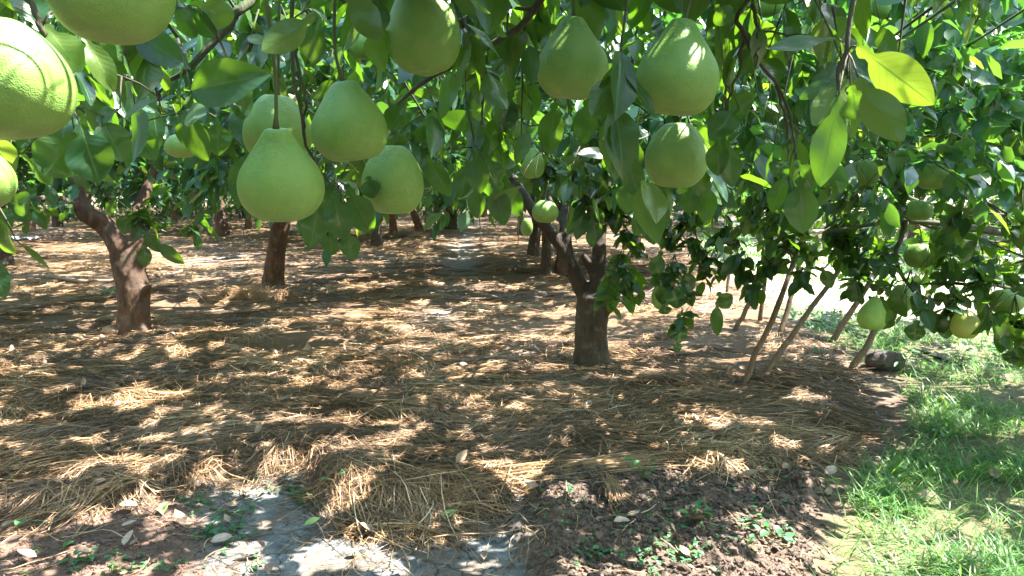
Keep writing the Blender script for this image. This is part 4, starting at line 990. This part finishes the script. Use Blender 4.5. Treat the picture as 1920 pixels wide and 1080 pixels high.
# brushwood pile
def brush(px, py, n, wx, wy, label, seed, rmax=.012, hmax=.14):
    g = np.random.default_rng(seed); b = GG(px, py); ln = []
    for i in range(n):
        c0 = b + np.array([g.normal(0, wx * .4), g.normal(0, wy * .4), g.uniform(.01, hmax)]); a_ = g.normal(0, .35); l = g.uniform(.2, .55)
        dv = np.array([math.cos(a_), math.sin(a_) * .8, g.normal(0, .10)]) * l
        ln.append((curve([c0 - dv, c0 + g.normal(0, .03, 3), c0 + dv], 6), np.linspace(g.uniform(.005, rmax), .003, 6)))
    mb = MB(); tubes(mb, ln, 5, 0, .08, g)
    o = link('brushwood_pile', mb.mesh('brushwood_pile', [M['dead']], off=b), loc=b); tag(o, label, 'brushwood')
brush(1205, 572, 90, .55, .22, 'pile of dry brushwood behind and right of the forked trunk', 1)
brush(100, 452, 70, 1.3, .4, 'dark heap of dry twigs on the far ground behind the left limb', 2, .02, .25)
brush(985, 565, 50, .9, .3, 'low dark heap of twigs and soil beside the grey path', 3, .015, .08)
# scraps of plastic
g = np.random.default_rng(4)
mb = MB(); b = GG(45, 452); xs = np.linspace(-.35, .35, 12); ys = np.linspace(-.12, .12, 6); XX, YY = np.meshgrid(xs, ys)
ZZ = .05 + .05 * g.random(XX.shape) + .03 * np.sin(XX * 20); f = [[j * 12 + i, j * 12 + i + 1, (j + 1) * 12 + i + 1, (j + 1) * 12 + i] for j in range(5) for i in range(11)]
mb.add(np.stack([XX.ravel(), YY.ravel(), ZZ.ravel()], -1), f)
o = link('plastic_sheet', mb.mesh('plastic_sheet', [M['plastic']]), loc=b); tag(o, 'crumpled pale blue plastic scrap on the ground near the left edge', 'plastic scrap')
so = o.modifiers.new('thick', 'SOLIDIFY'); so.thickness = .004

# ------------------------------------------------------------------ straw
def strand_batch(mb, c, th, L, wd, z0, rnd, g, arch=.015, segs=4, tiltz=None, curvy=.25):
    n = len(c); t = np.linspace(-.5, .5, segs + 1)
    cur = g.normal(0, curvy, n)
    # positions along a gently curved line on the ground
    a = th[:, None] + cur[:, None] * t[None] * 2
    dx = np.cos(a); dy = np.sin(a)
    st = L[:, None] / segs
    xx = np.cumsum(dx * st, 1); yy = np.cumsum(dy * st, 1); xx -= xx.mean(1, keepdims=True); yy -= yy.mean(1, keepdims=True)
    x = c[:, 0:1] + xx; y = c[:, 1:2] + yy
    z = H(x.ravel(), y.ravel()).reshape(x.shape) + z0[:, None] + g.normal(0, arch, (n, 1)) * (1 - 4 * t[None] ** 2) * .5 + g.normal(0, .5, (n, 1)) * t[None] * L[:, None] * .10
    z = np.maximum(z, H(x.ravel(), y.ravel()).reshape(x.shape) + .002)
    roll = g.normal(0, .6, (n, 1))
    hw = (wd / 2)[:, None] * (1 - .35 * np.abs(t[None] * 2) ** 3)
    ox = -np.sin(a) * hw * np.cos(roll); oy = np.cos(a) * hw * np.cos(roll); oz = np.sin(roll) * hw
    A = np.stack([x - ox, y - oy, z - oz], -1); Bv = np.stack([x + ox, y + oy, z + oz], -1)
    V = np.stack([A, Bv], 2).reshape(n, -1, 3); k = V.shape[1]
    f = np.array([[2 * j, 2 * j + 1, 2 * j + 3, 2 * j + 2] for j in range(segs)])
    ff = (f[None] + (np.arange(n) * k)[:, None, None]).reshape(-1, 4)
    mb.add(V.reshape(-1, 3), ff, np.repeat(rnd, k))
gs = np.random.default_rng(55)
def straw_field():
    nb = 13000; per = 19
    y = np.exp(gs.uniform(math.log(2.35), math.log(20), nb)); x = gs.uniform(-1, 1, nb) * (.78 * y + .5)
    k = gs.random(nb) < zones(x, y)[0] * np.where(y > 7, .75, 1) * (1 - .75 * zones(x, y)[5])
    k &= ~((y > 5.5) & (fbm(x * 1.1 + 3, y * .8) < -.12))
    x = x[k]; y = y[k]; nb = len(x)
    th = fbm(x * 1.3 + 5, y * 1.3 + 2, 2) * 5 + .1 + gs.normal(0, .5, nb)
    e = .12   # near the front edge the ends stick out towards the camera
    edge = zones(x, y - .30)[0] < .4
    th = np.where(edge & (gs.random(nb) < np.where(x < -.9, .8, .3)), -1.35 + gs.normal(0, .5, nb) + np.where(x < -.9, -.55, 0), th)
    tint = np.clip(.5 + fbm(x * 1.7, y * 1.7, 3) * 1.6 + gs.normal(0, .2, nb), 0, 1)
    B = np.repeat(np.arange(nb), per); n = len(B)
    spread = gs.uniform(.03, .09, nb)[B] * (1 + y[B] * .04); al = gs.normal(0, .07, n); pe = gs.normal(0, 1, n) * spread
    T = th[B]
    c = np.stack([x[B] + np.cos(T) * al - np.sin(T) * pe, y[B] + np.sin(T) * al + np.cos(T) * pe], -1)
    tj = T + gs.normal(0, .16, n) + np.where(gs.random(n) < .4, gs.normal(0, 1.2, n), 0)
    L = gs.uniform(.14, .42, n); wd = gs.uniform(.0022, .0048, n) * (1 + .10 * np.maximum(y[B] - 4, 0))
    z0 = (np.abs(gs.normal(0, 1, n)) * .009 + (gs.uniform(0, .024, nb)[B]) * np.exp(-(pe / spread) ** 2 * .5)) + .003
    r = np.clip(tint[B] * .75 + gs.normal(.06, .23, n) - .22 * (z0 < .012), 0, 1)  # low strands coloured darker, standing in for shade in the gaps
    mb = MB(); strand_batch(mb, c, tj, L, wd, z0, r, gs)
    # loose single straws on the mud and around
    n2 = 2300; y2 = gs.uniform(2.4, 4.6, n2); x2 = gs.uniform(-2.6, 1.9, n2); zz = zones(x2, y2)
    kk = gs.random(n2) < np.clip(zz[1] * .40 + zz[2] * .4 + zz[3] * .22 + .03, 0, 1); x2 = x2[kk]; y2 = y2[kk]; n2 = len(x2)
    strand_batch(mb, np.stack([x2, y2], -1), gs.uniform(0, 6.3, n2), gs.uniform(.08, .38, n2), gs.uniform(.002, .004, n2), np.full(n2, .006), gs.uniform(.3, .95, n2), gs, arch=.03, curvy=.6, segs=6)
    me = mb.mesh('straw_mulch', [M['straw']], smooth=False)
    o = link('straw_mulch', me); tag(o, 'golden brown dry straw mulch strewn over the orchard floor', 'straw', kind='stuff')
straw_field()
def tuft(px, py, label, n, L, seed, up=.7, az=0, spread=.5, along=.2):
    g = np.random.default_rng(seed); b = GG(px, py); ln = []
    for i in range(n):
        a_ = az + g.normal(0, spread); s = b + np.array([g.normal(0, along), g.normal(0, .05), .0])
        s[2] = Hs(s[0], s[1]); l = L * g.uniform(.5, 1.1); h = np.array([math.cos(a_), math.sin(a_), 0])
        ln.append((curve([s, s + h * l * .5 + [0, 0, up * l * .5], s + h * l + [0, 0, up * l * .55]], 6), np.array([.0022, .002, .002, .0018, .0014, .0008])))
    mb = MB()
    for l_ in ln: tubes(mb, [l_], 3, 0, 0, g, rnd=g.uniform(.35, .9))
    tag(link('straw_tuft', mb.mesh('straw_tuft', [M['straw']], off=b), loc=b), label, 'straw tuft')
tuft(475, 565, 'spiky tuft of straw sticking up in front of the straight leaning trunk', 260, .40, 3, .8, 2.2, .5, .22)
tuft(1140, 905, 'tuft of fine straw hanging down over the dark soil bank', 170, .22, 4, .12, -1.5, .16, .018)
tuft(1000, 905, 'long combed straw wisp sweeping along the top of the soil bank', 240, .55, 5, .10, .15, .09, .10)

# ------------------------------------------------------------------ soil clods
def clods(name, wfun, n, box, smin, smax, m, label, seed):
    g = np.random.default_rng(seed); x = g.uniform(*box[0], n); y = g.uniform(*box[1], n); k = g.random(n) < wfun(x, y); x = x[k]; y = y[k]; n = len(x)
    bm = bmesh.new(); bmesh.ops.create_cube(bm, size=1); bmesh.ops.subdivide_edges(bm, edges=bm.edges, cuts=1, use_grid_fill=True)
    bm.verts.ensure_lookup_table(); V = norm(np.array([v.co[:] for v in bm.verts])); Fq = np.array([[v.index for v in f.verts] for f in bm.faces]); bm.free()
    s = smin * (smax / smin) ** (g.random(n) ** 3.2); kx = len(V)
    sc = s[:, None, None] * g.uniform(.6, 1.3, (n, 1, 3)) * (1 + g.normal(0, .30, (n, kx, 1)))
    an = g.uniform(0, 6.3, n); ca, sa = np.cos(an), np.sin(an)
    P0 = V[None] * sc; xr = P0[..., 0] * ca[:, None] - P0[..., 1] * sa[:, None]; yr = P0[..., 0] * sa[:, None] + P0[..., 1] * ca[:, None]
    pts = np.stack([xr + x[:, None], yr + y[:, None], P0[..., 2] * .75 + (H(x, y) + s * .25)[:, None]], -1)
    mb = MB(); mb.add(pts.reshape(-1, 3), (Fq[None] + (np.arange(n) * kx)[:, None, None]).reshape(-1, 4), np.repeat(g.random(n), kx))
    tag(link(name, mb.mesh(name, [M[m]], smooth=False)), label, 'soil', kind='stuff')
clods('soil_clods', lambda x, y: zones(x, y)[3] * .9, 44000, ((-.1, 2.0), (2.4, 4.0)), .0015, .019, 'clod', 'crumbly dark brown soil clods on the bank at the bottom', 1)
clods('red_soil_crumbs', lambda x, y: zones(x, y)[2] * .8, 14000, ((-2.8, -.8), (2.4, 3.3)), .0015, .011, 'redclod', 'crumbly reddish soil at the bottom left corner', 2)
clods('path_crumbs', lambda x, y: np.clip(.10 + .5 * (1 - zones(x, y)[0]), 0, 1), 9000, ((-3, 4.5), (2.4, 9)), .003, .012, 'clod', 'small crumbs of brown soil scattered over the bare ground', 3)

# ------------------------------------------------------------------ grass on the right
def grass_field():
    g = np.random.default_rng(88); mb = MB()
    n = 38000; y = np.exp(g.uniform(math.log(2.4), math.log(9), n)); x = g.uniform(.6, 1, n) * (.78 * y + .4) * g.uniform(.6, 1.1, n)
    z = zones(x, y); dens = z[4] * (.12 + .88 * sstep(-.06, .12, fbm(x * 3, y * 3)))
    k = g.random(n) < dens * sstep(1480, 1680, proj(np.stack([x, y, 0 * x], -1))[0]) ** .6; x = x[k]; y = y[k]; n = len(x)
    tuftn = fbm(x * 4 + 2, y * 4, 3)
    L = g.uniform(.05, .17, n) * (1 + 1.6 * np.clip(tuftn, -.2, .4)); az = g.uniform(0, 6.3, n)
    d = np.stack([np.cos(az) * .6, np.sin(az) * .6, g.uniform(.5, 1.4, n)], -1); nn = np.stack([-np.cos(az), -np.sin(az), np.full(n, .5)], -1)
    base = np.stack([x, y, H(x, y)], -1)
    leaves(mb, base, d, nn, L, g.uniform(.003, .0065, n) * (1 + .05 * y), g.uniform(.1, .9, n), np.zeros(n), g.random(n), (2, 5), 0, g)
    tag(link('grass', mb.mesh('grass', [M['grass']])), 'soft light green grass growing on the right side of the straw', 'grass', kind='stuff')
    # sparse weeds beyond, along the straw edge and on the strip
    mb = MB(); n = 30000; y = g.uniform(6, 24, n); x = g.uniform(1.8, 9, n) ; z = zones(x, y)
    k = (g.random(n) < (.1 + .9 * (fbm(x * .9, y * .9, 3) > .02)) * sstep(0, .6, z[6] + z[4] + .3 * (1 - z[0]))) & (z[0] < .4); x = x[k]; y = y[k]; n = len(x)
    az = g.uniform(0, 6.3, n); d = np.stack([np.cos(az), np.sin(az), g.uniform(.2, 1.2, n)], -1)
    leaves(mb, np.stack([x, y, H(x, y)], -1), d, np.tile([0, 0, 1.], (n, 1)), g.uniform(.06, .16, n), g.uniform(.015, .05, n), g.uniform(0, .5, n), np.zeros(n), g.random(n), (2, 4), 0, g)
    tag(link('ground_weeds', mb.mesh('ground_weeds', [M['grass']])), 'low broad-leaved weeds spreading over the sunny bare strip', 'weeds', kind='stuff')
grass_field()

# ------------------------------------------------------------------ small weeds as things
def weed(px, py, label, n, s, seed, tall=.3, group='small weeds at the bottom', wr=.7):
    g = np.random.default_rng(seed); b = GG(px, py); mb = MB(); st = []
    B, D, Nn = [], [], []
    for i in range(n):
        a_ = g.uniform(0, 6.3); h = g.uniform(.1, 1) * tall * s * 3; o = np.array([math.cos(a_), math.sin(a_), 0]); e = b + o * g.uniform(.1, 1.2) * s + [0, 0, h + .006]
        st.append((curve([b, (b + e) / 2 + [0, 0, h * .3], e], 5), np.full(5, .0012))); B.append(e); D.append(o + [0, 0, g.normal(.05, .25)]); Nn.append(np.array([0, 0, 1]) + g.normal(0, .25, 3))
    leaves(mb, np.array(B), np.array(D), np.array(Nn), s * g.uniform(.6, 1.1, n), s * wr * g.uniform(.6, 1, n), g.uniform(-.1, .3, n), g.uniform(.1, .4, n), g.random(n), (5, 6), 0, g)
    tubes(mb, st, 4, 1, 0, g)
    tag(link('weed', mb.mesh('weed', [M['weed'], M['green_twig']], off=b), loc=b), label, 'weed', group)
weed(395, 1000, 'broad leafy weed in the middle of the seedling patch on the mud', 12, .04, 1)
weed(1205, 905, 'tall leafy weed on top of the dark soil bank', 9, .05, 2, .9)
weed(1305, 975, 'round-leaved weed on the slope of the dark soil bank', 9, .05, 3, .5)
weed(1185, 885, 'tiny two-leaved weed beside the tall one on the soil bank', 4, .04, 4, .3)
weed(40, 988, 'bright weed sprout near the bottom left corner', 3, .045, 5, .3)
weed(88, 1035, 'wide-leaved weed lying flat on the red soil at bottom left', 4, .055, 6, .1)
weed(170, 1045, 'small green weed on the red soil right of the wide-leaved one', 7, .035, 7)
weed(215, 1075, 'weed cut by the bottom edge on the red soil', 8, .035, 8)
weed(470, 1065, 'seedling at the bottom edge beside the cracked mud', 6, .03, 9)
weed(1445, 1010, 'leafy weed between the soil bank and the grass', 9, .05, 10, .4)
weed(1290, 1045, 'low leafy weed near the bottom edge of the soil bank', 8, .04, 21, .3)
weed(1160, 975, 'small weed low on the left part of the soil bank', 7, .035, 22, .3)
weed(1400, 1030, 'small weed low on the soil bank left of the leafy one', 7, .035, 11, .3)
weed(1100, 1050, 'weed in the clods near the bottom centre', 6, .035, 12, .3)
weed(200, 553, 'dark green leafy sprig on the ground left of the red trunk', 22, .07, 13, .3, 'sprigs on the orchard floor')
weed(995, 772, 'pale green sprig lying on the straw in the centre', 7, .045, 14, .1, 'sprigs on the orchard floor')
weed(1690, 700, 'tall broad-leaved weed in front of the dark rock', 16, .09, 15, .7, 'broad-leaved weeds by the rock', .4)
weed(1800, 690, 'large pale leafy weed right of the rock', 26, .09, 16, .7, 'broad-leaved weeds by the rock', .4)
weed(1880, 670, 'leafy weed clump near the right edge under the low leaves', 24, .09, 17, .7, 'broad-leaved weeds by the rock', .4)
weed(1760, 820, 'broad-leaved weed half buried in the grass on the right', 14, .06, 18, .5, 'broad-leaved weeds by the rock')
def seedlings():
    g = np.random.default_rng(61); mb = MB(); B = []
    for (cx, cy, n, sx, sy) in ((440, 985, 46, 60, 34), (575, 940, 26, 26, 16), (545, 920, 14, 30, 10), (640, 890, 8, 20, 10), (280, 1060, 14, 60, 20), (1250, 1020, 70, 130, 60), (1420, 980, 26, 60, 40), (1450, 880, 20, 60, 25), (1060, 940, 14, 40, 30), (130, 1060, 10, 60, 15), (380, 945, 14, 30, 14), (1100, 740, 10, 40, 8)):
        for i in range(n):
            p = GG(cx + g.normal(0, sx * .6), min(1100, cy + g.normal(0, sy * .6)))
            for k in range(g.integers(3, 6)): B.append(p + [0, 0, g.uniform(.006, .022)])
    B = np.array(B); n = len(B); a_ = g.uniform(0, 6.3, n)
    leaves(mb, B, np.stack([np.cos(a_), np.sin(a_), g.normal(.1, .2, n)], -1), np.array([0, 0, 1]) + g.normal(0, .2, (n, 3)), g.uniform(.010, .028, n), g.uniform(.008, .018, n), g.uniform(0, .3, n), g.uniform(0, .3, n), g.random(n), (3, 4), 0, g)
    tag(link('seedling_cover', mb.mesh('seedling_cover', [M['weed']])), 'tiny green seedlings carpeting the mud and soil at the bottom', 'seedlings', kind='stuff')
seedlings()

# ------------------------------------------------------------------ fallen leaves
def fallen(px, py, ang, L, m, label, curl=.35, seed=0):
    g = np.random.default_rng(seed + 300); b = GG(px, py); mb = MB(); a_ = R(ang)
    leaves(mb, (b + [0, 0, .018])[None], np.array([[math.cos(a_), math.sin(a_), g.normal(.1, .12)]]), np.array([[g.normal(0, .25), -.35, 1.]]), [L], [L * .55], [-curl * .6], [g.uniform(.3, .9)], np.array([.5]), (5, 8), 0, g)
    o = link('fallen_leaf', mb.mesh('fallen_leaf', [M[m]], off=b), loc=b); tag(o, label, 'fallen leaf', 'leaves fallen on the ground')
    s = o.modifiers.new('thick', 'SOLIDIFY'); s.thickness = .0008
for i, a_ in enumerate([(825, 982, 40, .085, 'litter_green', 'green leaf lying on the cracked mud below the straw'), (570, 992, 15, .075, 'litter_green', 'pale green leaf lying in the sun fleck on the mud'),
    (305, 972, 100, .08, 'litter_green', 'yellowish green fallen leaf standing on edge left of the seedlings'), (258, 955, 200, .08, 'litter', 'curled brown leaf just left of the yellowish green one'),
    (395, 1022, 10, .09, 'litter_pale', 'rolled pale leaf lying among the seedlings'), (232, 1030, 80, .07, 'litter_pale', 'pinkish curled leaf on the red soil'), (228, 993, 30, .06, 'litter_pale', 'small pale leaf above the pinkish curled one'),
    (638, 940, 70, .09, 'litter_pale', 'pale torn leaf at the straw edge on the mud'), (170, 920, 10, .08, 'litter', 'tan leaf lying on the straw at bottom left'), (375, 828, 0, .06, 'litter_pale', 'grey leaf on the straw left of centre'),
    (155, 778, 20, .06, 'litter_green', 'small green leaf on the dark straw at left'), (1100, 768, 60, .07, 'litter_pale', 'pale curled leaf on the straw below the forked trunk'), (1270, 800, 80, .06, 'litter_pale', 'white leaf standing in the straw right of centre'),
    (1545, 895, 20, .08, 'litter_pale', 'pale pink leaf at the start of the grass'), (1740, 915, 60, .08, 'litter_green', 'pale leaf lying in the grass on the right'), (1390, 900, 10, .08, 'litter', 'pinkish curled leaf at the sunlit foot of the straw'),
    (1150, 985, 10, .07, 'litter_pale', 'grey leaf lying on the clods of the bank'), (1700, 960, 20, .07, 'litter_green', 'green-white leaf in the grass lower right'), (480, 1045, 200, .07, 'litter', 'brown leaf at the lower edge of the mud'), (1085, 720, 0, .09, 'litter', 'tan leaf at the foot of the forked trunk')]):
    fallen(*a_, seed=i)
def litter():
    g = np.random.default_rng(71); mb = MB(); n = 420; y = np.exp(g.uniform(math.log(2.5), math.log(18), n)); x = g.uniform(-1, 1, n) * (.75 * y); a_ = g.uniform(0, 6.3, n); L = g.uniform(.03, .09, n)
    leaves(mb, np.stack([x, y, H(x, y) + .02 + .015 * zones(x, y)[0]], -1), np.stack([np.cos(a_), np.sin(a_), g.normal(.1, .25, n)], -1), np.array([0, 0, 1]) + g.normal(0, .3, (n, 3)), L, L * .5, -g.uniform(0, .5, n), g.uniform(0, .9, n), g.random(n), (3, 5), 0, g)
    tag(link('leaf_litter', mb.mesh('leaf_litter', [M['litter']])), 'small dry brown leaves scattered over straw and soil', 'leaf litter', kind='stuff')
litter()
